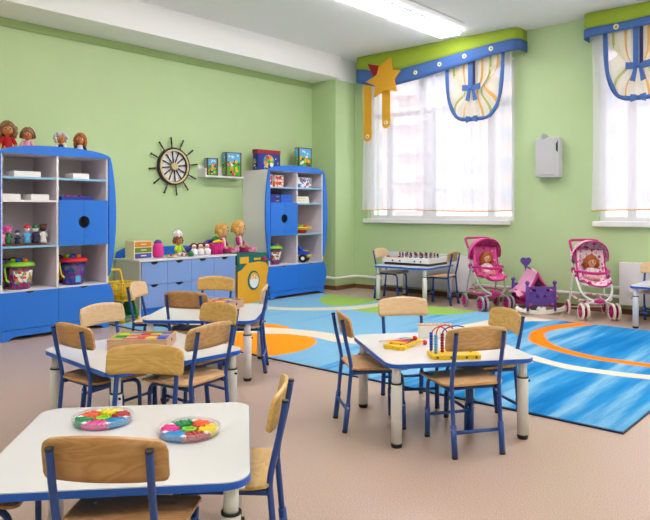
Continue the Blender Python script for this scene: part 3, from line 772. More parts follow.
# ------------------------------------------------------------------ tall cabinets
def tall_cabinet(loc, mirror, lab, depth):
    t = thing('toy_cabinet', lab, 'cabinet', loc, PI/2)
    W = .535; H = 1.73; th = .018; D = depth
    part('carcass', ['cabshell', 'cabin'], t, lambda b: (
        b.box((-W, .002, .45), (-W+th, D, H)), b.box((W-th, .002, .45), (W, D, H)), b.box((-W+th, .002, H-th), (W-th, D, H)),
        b.box((-W, .01, .42), (W, D, .45)), b.box((-W+.004, .02, .03), (W-.004, D, .42)),
        setattr(b, 'mi', 1), b.box((-W+th, D-.01, .45), (W-th, D-.002, H-th)),
        b.box((-W+th, .006, .45), (-W+th+.003, D-.01, H-th)), b.box((W-th-.003, .006, .45), (W-th, D-.01, H-th))))
    part('divider', ['cabin', 'cabshell'], t, lambda b: (b.box((-.009, .008, .45), (.009, D-.01, H-th)), setattr(b, 'mi', 1), b.box((-.010, 0, .45), (.010, .008, H-th))))
    s = -1 if mirror else 1     # the closed cupboard is in the column on side s
    def shelf(side, z, m='shelfblue'):
        x0, x1 = (.010, W-th-.003) if side > 0 else (-W+th+.003, -.010)
        part('shelf', ['cabin', m], t, lambda b: (b.box((x0, .008, z-.016), (x1, D-.01, z)), setattr(b, 'mi', 1), b.box((x0, .001, z-.017), (x1, .008, z+.001))))
    for side in (-1, 1):
        shelf(side, 1.50)
        shelf(side, 1.285, 'shelfblue' if side != -1 or mirror else 'cabshell')
        shelf(side, .86)
    # cupboard leaves, with half a round hole each
    xa, xb = (.008, W-th+.004) if s > 0 else (-W+th-.004, -.008)
    xm = (xa+xb)/2; z0, z1 = .85, 1.29; zc = 1.075; r = .058
    for side in (-1, 1):
        xo = xa if side < 0 else xb; g = .0015*side
        ar = [(xm+g+side*r*math.sin(a), zc+r*math.cos(a)) for a in [PI*i/12 for i in range(13)]]
        pts = [(xm+g, z1)]+ar+[(xm+g, z0), (xo, z0), (xo, z1)]
        d_ = part('door', 'cabblue', t, lambda b: b.prism(pts if side < 0 else pts, .016, 'y', -.018))
    # drawers with bulging sides
    f = lambda z: W+.055*math.sin(PI*min(1, max(0, (.455-z)/.38)))**.9
    for side in (-1, 1):
        zs = [.10+.342*i/14 for i in range(15)]
        nx = W/2*side; nr = .05
        out = [(side*f(z), z) for z in zs]
        top = [(nx+side*nr, .442)]+[(nx+side*nr*math.cos(a), .442-.02*math.sin(a)) for a in [PI*i/8 for i in range(1, 8)]]+[(nx-side*nr, .442)]
        pts = out+top+[(side*.0015, .442), (side*.0015, .10)]
        dr = part('drawer', 'cabblue', t, lambda b: b.prism(pts, .02, 'y', -.022, .002))
        part('handle_recess', 'dark', dr, lambda b: b.box((nx-nr, .0, .415), (nx+nr, .006, .441)))
    def plinth(b):
        pts = [(-W, 0), (-W+.05, 0), (-W+.07, .012), (-W+.10, .032), (-W+.14, .04), (W-.14, .04), (W-.10, .032), (W-.07, .012), (W-.05, 0), (W, 0), (W+.004, .096), (-W-.004, .096)]
        b.prism(pts, .022, 'y', -.020, .002)
        b.box((-W, .002, 0), (-W+.02, D, .03)); b.box((W-.02, .002, 0), (W, D, .03))
    part('plinth', 'cabblue', t, plinth)
    # blue surround: arch over the top and a bow down each side
    A = [(W+.012, 1.71)]
    def arch(b):
        lo = 1.712
        top = [(x, 1.715+.085*math.sqrt(max(0, 1-(x/(W+.02))**2))*(1 if True else 1)) for x in [(W+.02)*math.cos(PI*i/24) for i in range(25)]]
        b.prism([(-W-.02, lo)]+[(W+.02, lo)]+top[1:-1], .024, 'y', -.02, .002)
    part('arch', 'cabblue', t, arch)
    def bow(sd):
        def fn(b):
            zs = [.52+1.20*i/24 for i in range(25)]
            out = [(sd*(W+.003+.078*math.sin(PI*((1.76-z)/1.24))**.7 if 0 < (1.76-z)/1.24 < 1 else sd*(W+.003)), z) for z in zs]
            out = [(abs(x)*sd, z) for x, z in out]
            b.prism(out+[(sd*(W-.0), 1.72), (sd*(W-.0), .52)], .024, 'y', -.02, .002)
        return fn
    part('side_bow', 'cabblue', t, bow(-1)); part('side_bow', 'cabblue', t, bow(1))
    return t
LX, LY = -6.11, 3.09
RX, RY = -6.295, 6.62
tall_cabinet((LX, LY, 0), False, 'tall blue and white toy cabinet at the left edge, four dolls on top', .50)
tall_cabinet((RX, RY, 0), True, 'tall blue and white toy cabinet in the far corner, two game boxes on top', .52)

# low drawer cabinet
def low_cabinet():
    t = thing('drawer_cabinet', 'long low cabinet of lavender drawers between the two tall blue cabinets', 'cabinet', (-6.30, 4.81, 0), PI/2)
    W = .69; H = .64; D = .50
    part('carcass', 'lowside', t, lambda b: (b.box((-W, 0, 0), (-W+.018, D, H-.022)), b.box((W-.018, 0, 0), (W, D, H-.022)), b.box((-W+.018, .02, .1), (W-.018, D, H-.03))))
    part('worktop', 'lowtop', t, lambda b: b.box((-W-.012, -.02, H-.022), (W+.008, D, H), .003))
    part('back_board', 'cabblue', t, lambda b: b.prism([(-W, H), (.42, H), (.40, H+.06), (.3, H+.105), (-W+.12, H+.115), (-W+.02, H+.07)], .016, 'y', D-.016))
    part('plinth', 'cabblue', t, lambda b: b.box((-W+.02, .004, 0), (W-.02, .02, .10)))
    n = 4; cw = (2*W-.03)/n
    for i in range(n):
        x0 = -W+.015+i*cw+.0015; x1 = x0+cw-.003; c = (x0+x1)/2
        for z0, z1 in ((.105, .36), (.365, .612)):
            r = .052
            notch = [(c+r*math.cos(a), z1-.032*math.sin(a)) for a in [PI*k/8 for k in range(9)]]
            d = part('drawer', 'drawer', t, lambda b: b.prism([(x0, z0), (x1, z0), (x1, z1)]+notch+[(x0, z1)], .018, 'y', -.018, .0015))
            part('handle_recess', 'dark', d, lambda b: b.box((c-r, .0, z1-.034), (c+r, .004, z1)))
low_cabinet()

# toy washing machine
def washer():
    t = thing('toy_washing_machine', 'orange and teal toy washing machine beside the tall corner cabinet', 'toy', (-6.30, 5.79, 0), PI/2)
    W = .26; H = .625
    part('body', ['washer', 'teal'], t, lambda b: (b.box((-W, 0, 0), (W, .48, H-.13)), setattr(b, 'mi', 1), b.box((-W, 0, H-.13), (W, .48, H))))
    def face(b):
        b.prism([(-W-.005, 0), (W+.005, 0), (W+.005, H-.17), (W-.04, H-.12), (.1, H-.10), (-.1, H-.115), (-W+.07, H-.19), (-W-.005, H-.22)], .008, 'y', -.018)
    part('front', 'washer', t, face)
    part('control_panel', 'teal', t, lambda b: b.prism([(-W-.006, 0), (W+.006, 0), (W+.006, H-.0), (W-.05, H+.012), (-W+.02, H), (-W-.006, H-.02)], .010, 'y', -.010))
    part('detergent_drawer', 'washer', t, lambda b: b.box((-W+.03, -.022, H-.115), (-W+.18, -.010, H-.03), .003))
    for x, m in ((.03, 'yellow'), (.07, 'yellow'), (.11, 'yellow'), (.165, 'cherry'), (.215, 'magenta')):
        part('button', m, t, lambda b: b.cyl((x, -.010, H-.065), (x, -.022, H-.065), .016 if m == 'yellow' else .022, 14))
    el = lambda rx, rz, n=28: [(rx*math.cos(2*PI*i/n), .29+rz*math.sin(2*PI*i/n)) for i in range(n)]
    dr = part('door', 'teal', t, lambda b: b.prism(el(.10, .125), .012, 'y', -.030, .003))
    part('window', 'offwhite', dr, lambda b: b.prism(el(.078, .10), .006, 'y', -.036))
    part('laundry', 'washer', dr, lambda b: b.prism([p for p in el(.078, .10, 40) if p[1] > .305], .004, 'y', -.040))
    part('bubble', 'offwhite', dr, lambda b: [b.cyl((x, -.040, z), (x, -.043, z), .011, 10) for x, z in ((-.035, .33), (.0, .35), (.035, .33), (-.01, .315), (.05, .31), (-.05, .31))])
washer()

# ------------------------------------------------------------------ ship's wheel on the wall
def wheel():
    t = thing('ship_wheel', 'dark wooden ship steering wheel hung on the left green wall', 'wheel', (XL+.03, 4.925, 1.73), PI/2)
    M['ebony'] = mat('dark_varnish', '#2b1424', .4); M['straw'] = mat('pale_gold', '#dcc592', .5)
    tor = lambda b, r0, r1, y0, y1: b.grid(lambda u, v: ((r0, r1, r1, r0, r0)[round(v*4)]*math.cos(2*PI*u), (y0, y0, y1, y1, y0)[round(v*4)], (r0, r1, r1, r0, r0)[round(v*4)]*math.sin(2*PI*u)), 48, 4, smooth=False)
    part('rim', 'ebony', t, lambda b: tor(b, .188, .232, -.02, .02))
    part('inlay_ring', 'straw', t, lambda b: tor(b, .190, .212, -.026, -.019))
    part('hub', 'straw', t, lambda b: b.cyl((0, -.035, 0), (0, .02, 0), .045, 20))
    part('wall_glare_disc', 'offwhite', t, lambda b: b.cyl((0, .012, 0), (0, .018, 0), .190, 40))  # off-white disc paints the glare of the wall between the spokes
    for k in range(12):
        a = 2*PI*k/12+.12; c, s = math.cos(a), math.sin(a)
        part('spoke', 'ebony', t, lambda b: b.tube([(c*r, -.005, s*r) for r in (.04, .08, .12, .15, .19, .232, .255, .29, .335, .36)], [.006, .009, .007, .009, .008, .009, .006, .011, .009, .013], 8))
wheel()

# ------------------------------------------------------------------ wall shelf and boxes
s = thing('wall_shelf', 'small grey wall shelf holding two boxes, left of the corner cabinet', 'shelf', (XL, 5.62, 1.615), PI/2)
part('board', 'cabshell', s, lambda b: b.box((-.30, -.16, 0), (.35, 0, .02)))
part('back_rail', 'cabshell', s, lambda b: (b.box((-.30, -.014, .02), (.35, 0, .15)), b.box((-.30, -.16, .02), (-.285, -.014, .11))))
def pbox(name, loc, dims, rz, face, side, lab, cat='game box', lidband=None, grp=None):
    w, d, h = dims
    t = thing(name, lab, cat, loc, rz, grp)
    part('body', side, t, lambda b: b.box((-w/2, -d/2, 0), (w/2, d/2, h), .002))
    top = h-.012 if not lidband else h-.055
    rd = random.Random(int(w*1000+h*100))
    def scene_pic(b, x0, x1, side):
        # a plain made-up picture: sky, ground and a crowd of round shapes
        def bx(a, c, z0, z1, k, e):
            b.mi = k
            if side: b.box((-w/2-.002-e, a, z0), (-w/2, c, z1))
            else: b.box((a, -d/2-.002-e, z0), (c, -d/2, z1))
        def dot(c, z, r, k, e):
            b.mi = k
            if side: b.cyl((-w/2, c, z), (-w/2-.002-e, c, z), r, 10)
            else: b.cyl((c, -d/2, z), (c, -d/2-.002-e, z), r, 10)
        if face == 'picture':
            zm = .012+(top-.012)*.62
            bx(x0, x1, zm, top, 0, 0); bx(x0, x1, .012, zm, 1, 0)
            for i in range(5): dot(x0+(x1-x0)*rd.uniform(.15, .85), zm+(top-zm)*rd.uniform(.4, .8), (x1-x0)*.07, 3, .0006)
            for i in range(26):
                r = min(.10*(x1-x0), .022)*rd.uniform(.7, 1.2); dot(x0+r+(x1-x0-2*r)*rd.random(), .012+r+(zm-.012)*rd.random()*.95, r, (2, 4, 3, 7, 5, 4, 2, 6)[i % 8], .0008+.0002*i)
        else:
            bx(x0, x1, .012, top, 7, 0); c = (x0+x1)/2; zc = (.012+top)/2; rr = min((top-.012)*.42, (x1-x0)*.42)
            dot(c, zc, rr*1.12, 0, .0005)
            for i in range(9): dot(c+rr*.68*math.cos(i*.7), zc+rr*.68*math.sin(i*.7), rr*.36, (1, 2, 5, 6, 1, 5, 2, 7, 3)[i], .001+.0002*i)
            dot(c, zc, rr*.3, 1, .004)
            for i in range(14): dot(x0+.012+(x1-x0-.024)*rd.random(), .024+(top-.036)*rd.random(), .009, (3, 0, 4, 5)[i % 4], .0007)
    PM = ['sky', 'green', 'yellow', 'offwhite', 'brownplastic', 'orange', 'red', 'dkblue']
    part('front_picture', PM, t, lambda b: scene_pic(b, -w/2+.02, w/2-.02, False))
    part('side_picture', PM, t, lambda b: scene_pic(b, -d/2+.012, d/2-.012, True))
    if lidband: part('lid_band', lidband, t, lambda b: (b.box((-w/2-.004, -d/2-.004, h-.05), (w/2+.004, d/2+.004, h+.002))))
    return t
q = PI/2-.15
pbox('puzzle_box', (-6.735, 5.47, 1.635), (.15, .10, .225), PI/2-.35, 'picture', 'brownplastic', 'smaller box on the wall shelf, toward the ship wheel')
pbox('puzzle_box', (-6.735, 5.82, 1.635), (.23, .11, .32), PI/2-.25, 'picture', 'brownplastic', 'larger box on the wall shelf, toward the corner cabinet')
pbox('board_game_box', (-6.62, 6.35, 1.735), (.42, .09, .28), PI/2-.05, 'picture2', 'navy', 'wide game box with a red top band on the corner cabinet', lidband='cherry')
pbox('puzzle_box', (-6.60, 7.07, 1.735), (.27, .08, .36), PI/2-.05, 'picture', 'brownplastic', 'dark-framed picture box standing at the right on the corner cabinet')

# ------------------------------------------------------------------ dolls
def remesh(o, vs):
    m = o.modifiers.new('one_skin', 'REMESH'); m.mode = 'VOXEL'; m.voxel_size = vs; m.use_smooth_shade = True
    s_ = o.modifiers.new('soften', 'SMOOTH'); s_.factor = .5; s_.iterations = 3
def doll(lab, loc, rz, s=1, hair='hair_brown', dress='cloth_pink', skin='skin', legs='sit', sleeves=None, style='long', hat=None, trousers=None, shoes=None, group=None, bow=None, arms=None, tilt=0):
    """doll about .34 m standing at s=1; faces local -Y; sitting with legs forward"""
    t = thing('doll', lab, 'doll', loc, rz, group); t.scale = (s, s, s); t.rotation_euler = (tilt, 0, rz)
    hz = .0 if legs == 'sit' else .13
    hip = .028+hz; neck = hip+.105; hc = neck+.052
    b = MB()
    b.ball((0, 0, hc), .047, 1, 1.0, 1.08, 20, 14)
    b.ball((0, -.012, hc-.020), .034, 1, .95, .8); b.ball((0, -.048, hc-.006), .006); b.ball((-.047, .0, hc-.004), .010, .5, 1, 1.3); b.ball((.047, .0, hc-.004), .010, .5, 1, 1.3)
    b.tube([(0, 0, neck-.02), (0, 0, neck+.015)], .015, 12)
    b.lathe([(.0, -.004), (.030, .0), (.036, .02), (.030, .055), (.032, .08), (.024, .10), (.0, .108)], 16, (0, .004, hip-.005), 1, .72)
    for sd in (-1, 1):
        a = arms or [(sd*.033, 0, neck-.016), (sd*.055, -.012, neck-.055), (sd*.060, -.048, neck-.085)]
        if arms: a = [(sd*p[0], p[1], p[2]+neck) for p in arms]
        b.tube(a, [.012, .0105, .0085], 10); b.ball(a[0], .012)
        hx, hy, hz_ = a[2]; b.ball((hx, hy-.004, hz_-.002), .0105, 1, 1.2, .7)
        for k in range(4): b.tube([(hx+(k-1.5)*.005, hy-.008, hz_-.002), (hx+(k-1.5)*.006, hy-.022, hz_-.007)], [.0035, .003], 6)
        b.tube([(hx-sd*.008, hy, hz_), (hx-sd*.015, hy-.010, hz_+.004)], [.0035, .003], 6)
        if legs == 'sit':
            l = [(sd*.018, 0, hip-.002), (sd*.028, -.055, hip-.004), (sd*.034, -.115, hip-.012)]
            b.tube(l, [.020, .016, .011], 12); b.ball((sd*.034, -.122, hip-.002), .013, .8, .9, 1.5)
        else:
            b.tube([(sd*.018, 0, hip), (sd*.019, -.002, hip-.075), (sd*.019, 0, .012)], [.020, .015, .010], 12); b.ball((sd*.019, -.010, .010), .013, .8, 1.5, .75)
    body = b.build('body', skin, t); remesh(body, .0034)
    for sd in (-1, 1):
        part('eye', ['cloth_white', 'eye'], body, lambda b: (b.ball((sd*.018, -.041, hc+.002), .0095, 1, .55, 1.1), setattr(b, 'mi', 1), b.ball((sd*.018, -.0445, hc+.002), .0068, 1, .55, 1.1)))
    part('mouth', 'cherry', body, lambda b: b.ball((0, -.0445, hc-.023), .007, 1.2, .5, .5))
    # hair
    def hr(b):
        if style == 'afro':
            rd = random.Random(3)
            for i in range(70):
                th = rd.uniform(0, 2*PI); ph = math.acos(rd.uniform(-.5, 1))
                d = Vector((math.sin(ph)*math.cos(th), math.sin(ph)*math.sin(th), math.cos(ph)))
                if d.y < -.55 and d.z < .5: continue
                p = Vector((0, .012, hc+.006))+d*.062; b.ball(p, .019, n=8, m=6)
            return
        # cap with an opening for the face
        def cap(u, v):
            th = 2*PI*u; ph = PI*.62*v
            front = max(0, -math.sin(th)) 
            ph = ph*(1-.42*front**1.5)
            r = .054+.003*math.sin(18*th)+.004*math.sin(5*th+3*v)
            return (r*math.sin(ph)*math.cos(th), .006+r*1.02*math.sin(ph)*math.sin(th), hc+.004+r*1.12*math.cos(ph))
        b.grid(cap, 36, 8, th=.006)
        n = 15 if style in ('long', 'curly') else 9
        vol = 1.22 if style == 'curly' else 1.08
        for i in range(n):
            a = PI*(-.10+1.20*i/(n-1)); x, y = .047*vol*math.cos(a), .010+.045*vol*math.sin(a)
            if style == 'long' or style == 'curly':
                Lh = .10 if style == 'long' else .085; am = .010 if style == 'curly' else .004
                b.tube([(x*1.0+am*math.sin(k*2.2+i), y+am*math.cos(k*2.2), hc+.022-Lh*k/6) for k in range(7)], [.012, .016, .017, .017, .016, .014, .006], 8)
            elif style == 'short': b.tube([(x, y, hc+.02), (x*1.04, y*1.04, hc-.012), (x*.98, y, hc-.036)], [.012, .014, .007], 8)
        if style == 'pigtails':
            for sd in (-1, 1):
                b.tube([(sd*.046, .004, hc+.012), (sd*.066, -.002, hc+.012), (sd*.072, -.006, hc-.02), (sd*.066, -.008, hc-.055)], [.010, .017, .018, .006], 10)
            b.tube([(0, .03, hc+.01), (0, .045, hc-.02)], [.03, .02], 10)
    if style != 'none': part('hair', hair, t, hr)
    if bow:
        for sd in (-1, 1): part('hair_bow', bow, t, lambda b: b.ball((sd*.054, -.004, hc+.014), .011, .6, 1, 1.2))
    # clothes
    lo = hip-.008 if legs == 'sit' else hip-.045
    part('dress', dress, t, lambda b: b.lathe([(.021, neck-.004), (.030, neck-.012), (.0365, neck-.03), (.037, neck-.055), (.040, hip+.02), (.054 if legs != 'sit' else .046, lo+.004), (.052 if legs != 'sit' else .044, lo), (.030, lo+.004)], 20, (0, .003, 0), 1, .84))
    if sleeves:
        for sd in (-1, 1):
            a = [(sd*.033, 0, neck-.016), (sd*.055, -.012, neck-.055), (sd*.059, -.040, neck-.080)]
            if arms: a = [(sd*p[0], p[1], p[2]+neck) for p in arms]
            part('sleeve', sleeves, t, lambda b: b.tube([a[0], a[1], tuple((Vector(a[1])*.45+Vector(a[2])*.55))], [.017, .0155, .0135], 12))
    if trousers:
        for sd in (-1, 1):
            if legs == 'sit': part('trouser_leg', trousers, t, lambda b: b.tube([(sd*.018, -.005, hip-.001), (sd*.028, -.055, hip-.004), (sd*.0325, -.098, hip-.010)], [.024, .020, .0155], 12))
            else: part('trouser_leg', trousers, t, lambda b: b.tube([(sd*.018, 0, hip), (sd*.019, -.002, hip-.075), (sd*.019, 0, .03)], [.024, .019, .015], 12))
    if shoes:
        for sd in (-1, 1):
            if legs == 'sit': part('shoe', shoes, t, lambda b: b.ball((sd*.034, -.124, hip+.000), .0165, .85, .9, 1.4))
            else: part('shoe', shoes, t, lambda b: b.ball((sd*.019, -.012, .0125), .0165, .85, 1.5, .75))
    if hat == 'chef':
        part('chef_hat', 'cloth_white', t, lambda b: (b.tube([(0, .004, hc+.028), (0, .012, hc+.062)], .046, 20), [b.ball((.032*math.cos(k), .016+.032*math.sin(k), hc+.082), .030, n=12, m=8) for k in range(6)], b.ball((0, .016, hc+.095), .038)))
    if hat == 'bonnet':
        part('hood', 'hair_wine', t, lambda b: b.grid(lambda u, v: ((.062+.006*v)*math.sin(PI*.55*v)*math.cos(PI*(-.12+1.24*u)), .012+.062*math.sin(PI*.55*v)*math.sin(PI*(-.12+1.24*u)), hc+.012+.060*math.cos(PI*.62*v)-.02*v*v), 20, 8, th=.006))
    return t
topz = 1.731
FC = PI/2   # facing the room (+x)
doll('doll with bushy ash-brown hair and a red jacket, leftmost on the left cabinet', (-6.33, 2.71, topz), FC-.3, 1.18, 'hair_ash', 'cloth_red', 'skindark', 'sit', 'cloth_red', 'curly')
doll('doll in a wine-red hood and pink coat, second from the left on the left cabinet', (-6.33, 2.90, topz), FC-.6, 1.0, 'hair_ash', 'cloth_pink', 'skindark', 'sit', 'cloth_pink', 'short', hat='bonnet')
doll('doll with a big round white wig, on the left cabinet', (-6.33, 3.235, topz), FC-.5, .92, 'hair_white', 'cloth_navy', 'skindark', 'sit', 'cloth_white', 'afro')
doll('doll with auburn hair and a red bow tie, rightmost on the left cabinet', (-6.33, 3.44, topz), FC-.6, .98, 'hair_auburn', 'cloth_white', 'skindark', 'sit', 'cloth_navy', 'long', bow='red')

# ------------------------------------------------------------------ toys in the left cabinet
def cab(x, y, z, c='L'):   # cabinet local to world
    ox, oy = (LX, LY) if c == 'L' else (RX, RY)
    return (ox-y, oy+x, z)
def tray(loc, w, d, h, m, lab, name='toy_bin', cat='box'):
    t = thing(name, lab, cat, loc, PI/2)
    part('base', m, t, lambda b: b.box((-w/2, -d/2, 0), (w/2, d/2, .006)))
    part('rim', m, t, lambda b: (b.box((-w/2, -d/2, .006), (w/2, -d/2+.006, h)), b.box((-w/2, d/2-.006, .006), (w/2, d/2, h)), b.box((-w/2, -d/2+.006, .006), (-w/2+.006, d/2-.006, h)), b.box((w/2-.006, -d/2+.006, .006), (w/2, d/2-.006, h))))
    return t
tray(cab(-.27, .13, 1.501), .25, .18, .055, 'offwhite', 'white open box on the top left shelf of the left cabinet')
tray(cab(.27, .13, 1.501), .17, .16, .055, 'offwhite', 'white open box on the top right shelf of the left cabinet')
tray(cab(-.42, .13, 1.287), .17, .18, .055, 'offwhite', 'white open box at the left end of the second shelf, left cabinet')
tray(cab(-.15, .13, 1.287), .17, .18, .055, 'offwhite', 'white open box near the divider on the second shelf, left cabinet')
t = tray(cab(.22, .13, 1.287), .33, .2, .04, 'dkblue', 'dark blue shallow tray of small coloured toys above the blue cupboard doors')
part('small_toys', ['magenta'], t, lambda b: [b.box((x, y, .006), (x+.04, y+.03, .052)) for x, y in ((-.1, -.06), (-.03, 0), (.05, -.05), (.10, .02))])['kind'] = 'stuff'

# figurine base and six figurines
tag(part('figure_stand', 'brownplastic', None, lambda b: b.box((0, 0, 0), (.40, .14, .018), .004)), 'dark brown board under the row of figurines, left cabinet', 'stand')
bo = bpy.data.objects['figure_stand']; bo.location = cab(-.49, .17, .861); bo.rotation_euler = (0, 0, PI/2)
bo.location = (LX-.05, LY-.485, .861)
def figurine(loc, m1, m2, m3, lab, h=.13, ears=False):
    t = thing('figurine', lab, 'figurine', loc, FC, 'figurines on the cabinet shelf')
    k = h/.13
    b = MB(); b.lathe([(0, .0), (.022, .0), (.024, .012), (.018, .03), (.021, .055), (.014, .075), (.0, .082)], 14)
    for sd in (-1, 1): b.tube([(sd*.016, 0, .066), (sd*.028, -.008, .045)], [.008, .006], 8)
    o = b.build('body', m1, t)
    part('head', m2, t, lambda b: (b.ball((0, 0, .098), .022), b.ball((0, -.021, .094), .008)))
    part('cap', m3, t, lambda b: (b.lathe([(.0235, .102), (.022, .115), (.012, .126), (0, .130)], 14), [b.ball((sd*.018, .0, .120), .010) for sd in (-1, 1)] if ears else None))
    for sd in (-1, 1): part('eye', 'eye', t, lambda b: b.ball((sd*.008, -.0205, .102), .0032, n=8, m=6))
    k *= 1.28; t.scale = (k, k, k)
for i, (dx, a, b_, c, e, lab, h) in enumerate((
    (-.455, 'rosepink', 'pink', 'magenta', True, 'pink figurine at the far left of the row', .125),
    (-.40, 'darkgreen', 'rosepink', 'pink', True, 'green-bodied pink-headed figurine, second in the row', .13),
    (-.315, 'navy', 'offwhite', 'navy', False, 'short dark grey figurine, third in the row', .10),
    (-.225, 'sky', 'offwhite', 'red', False, 'white and pale blue figurine with a red cap', .14),
    (-.145, 'navy', 'offwhite', 'darkgreen', False, 'dark figurine with a bright green cap', .14),
    (-.07 , 'offwhite', 'blackplastic', 'brownplastic', True, 'black and white figurine at the right end of the row', .14))):
    figurine(cab(dx-.02, .11, .8797), a, b_, c, lab, h, e)

def bucket(loc, shell, lid, handle, lab, s=1, sticker=True, hside=-1):
    t = thing('brick_bucket', lab, 'bucket', loc, PI/2); t.scale = (s, s, s*1.22)
    part('tub', shell, t, lambda b: b.lathe([(0, 0), (.088, 0), (.095, .01), (.118, .185), (.116, .187), (.0, .186)], 28))
    part('bricks', 'bricks', t, lambda b: b.lathe([(0, .004), (.084, .004), (.102, .14), (.06, .16), (0, .15)], 20))['kind'] = 'stuff'
    part('lid', lid, t, lambda b: (b.lathe([(.0, .205), (.09, .208), (.13, .198), (.139, .186), (.139, .176), (.12, .174)], 28)))
    for i, m in enumerate(('blue', 'dkblue', 'yellow', 'lime', 'blue', 'orange')):
        a = 2*PI*i/6; part('lid_stud', m, t, lambda b: b.tube([(.058*math.cos(a), .058*math.sin(a), .203), (.058*math.cos(a), .058*math.sin(a), .232)], [.026, .022], 12))
    part('handle', handle, t, lambda b: b.tube(smooth_path([(hside*.13, .0, .17), (hside*.148, -.03, .16), (hside*.155, -.06, .12), (hside*.148, -.07, .08), (hside*.12, -.07, .06)], 4), .008, 8))
    if sticker: part('label_sticker', 'sticker', t, lambda b: b.grid(lambda u, v: (-(.101+.018*v)*math.sin(-.9+1.8*u), -(.101+.018*v)*math.cos(-.9+1.8*u), .05+.09*v+.012*math.sin(u*9)*(v-.5)), 14, 6, th=.002))
    else: part('label_sticker', 'sky', t, lambda b: b.box((-.03, -.112, .02), (.02, -.102, .07)))
    return t
bucket(cab(-.29, .17, .452), 'bucketpurple', 'lime', 'lime', 'purple clear bucket with a green lid in the left cabinet')
bucket(cab(.245, .17, .452), 'bucketblue', 'red', 'yellow', 'blue clear bucket with a red lid in the left cabinet', 1.05, False)
bucket(cab(-.32, .16, .452, 'R'), 'bucketpurple', 'lime', 'orange', 'purple clear bucket with a green lid in the corner cabinet')
def bag(loc, lab, m='lilac'):
    t = thing('toy_bag', lab, 'bag', loc, PI/2)
    part('body', m, t, lambda b: b.prism(arc((-.09, .19), .07, PI/2, PI, 6)+[(-.16, 0), (.16, 0)]+arc((.09, .19), .07, 0, PI/2, 6), .05, 'y', 0, .012))
    part('front_pocket', 'bricks', t, lambda b: b.prism(rrect(-.12, .02, .12, .14, .03), .02, 'y', -.02, .006))
    part('handle', 'navy', t, lambda b: b.tube(smooth_path([(-.12, .02, .22), (-.09, .02, .275), (-.03, .02, .262), (.0, .02, .26), (.06, .02, .275), (.12, .02, .22)], 4), .010, 8))
bag(cab(-.30, .36, .452), 'lilac bag half hidden behind the green-lidded bucket, left cabinet', 'lilac')
bag(cab(.16, .36, .452), 'purple bag half hidden behind the red-lidded bucket, left cabinet', 'purple')

# ------------------------------------------------------------------ corner cabinet contents
def carton(loc, w, d, h, m1, m2, lab):
    t = thing('toy_box', lab, 'box', loc, PI/2)
    part('body', m1, t, lambda b: b.box((-w/2, -d/2, 0), (w/2, d/2, h), .002))
    part('printed_panel', m2, t, lambda b: b.box((-w/2+.008, -d/2-.002, .008), (w/2-.008, -d/2, h-.01)))
M['orangeprint'] = voronoi_mat('orange_carton_print', ['#e2512c', '#f2ece8', '#4c4a70', '#f2ece8', '#e2512c'], 30)
M['partyprint'] = voronoi_mat('party_carton_print', ['#f2eef0', '#d8429a', '#4fae3c', '#f2eef0', '#7a3f9a', '#f2eef0', '#3f6fd0'], 34)
M['yellowprint'] = voronoi_mat('yellow_book_print', ['#f3ecc8', '#efd65a', '#f6f2e6'], 30)
carton(cab(-.46, .16, 1.501, 'R'), .10, .2, .165, 'offwhite', 'orangeprint', 'white and orange carton at the left end of the top shelf, corner cabinet')
carton(cab(-.29, .16, 1.501, 'R'), .17, .2, .075, 'orange', 'orangeprint', 'lower of two wide orange and white cartons, corner cabinet')
carton(cab(-.29, .16, 1.577, 'R'), .17, .2, .085, 'offwhite', 'orangeprint', 'upper of two wide orange and white cartons, corner cabinet')
carton(cab(.21, .16, 1.501, 'R'), .36, .14, .15, 'offwhite', 'partyprint', 'white carton printed with colourful shapes, top right shelf of the corner cabinet')
for i, (x, z) in enumerate(((-.41, 0), (-.41, 1), (-.175, 0), (-.175, 1))):
    m = 'dkblue' if i < 2 else 'edgeblue'
    t = thing('flat_game_box', ['lower navy game box with coloured dots, second shelf of the corner cabinet', 'upper navy game box with coloured dots, second shelf of the corner cabinet',
        'lower lighter blue game box, second shelf of the corner cabinet', 'upper lighter blue game box, second shelf of the corner cabinet'][i], 'game box', cab(x, .15, 1.2865+z*.057, 'R'), PI/2, 'flat blue game boxes')
    part('body', m, t, lambda b: b.box((-.11, -.12, 0), (.11, .12, .055), .003))
    if i < 2: part('dots', ['red', 'yellow', 'lime'], t, lambda b: [(setattr(b, 'mi', k), b.cyl((.02+.03*k, -.118, .028), (.02+.03*k, -.123, .028), .009, 10)) for k in range(3)])
for k in range(3):
    t = thing('book', ['bottom', 'middle', 'top'][k]+' pale yellow book of the stack in the corner cabinet', 'book', cab(.17-.008*k, .15, 1.2865+k*.032, 'R'), PI/2, 'pale yellow books')
    part('cover', 'yellowprint', t, lambda b: (b.box((-.14, -.1, 0), (.14, .1, .004)), b.box((-.14, -.1, .026), (.14, .1, .030)), b.box((-.14, -.1, .004), (-.135, .1, .026))))
    part('pages', 'offwhite', t, lambda b: b.box((-.135, -.096, .004), (.135, .096, .026)))
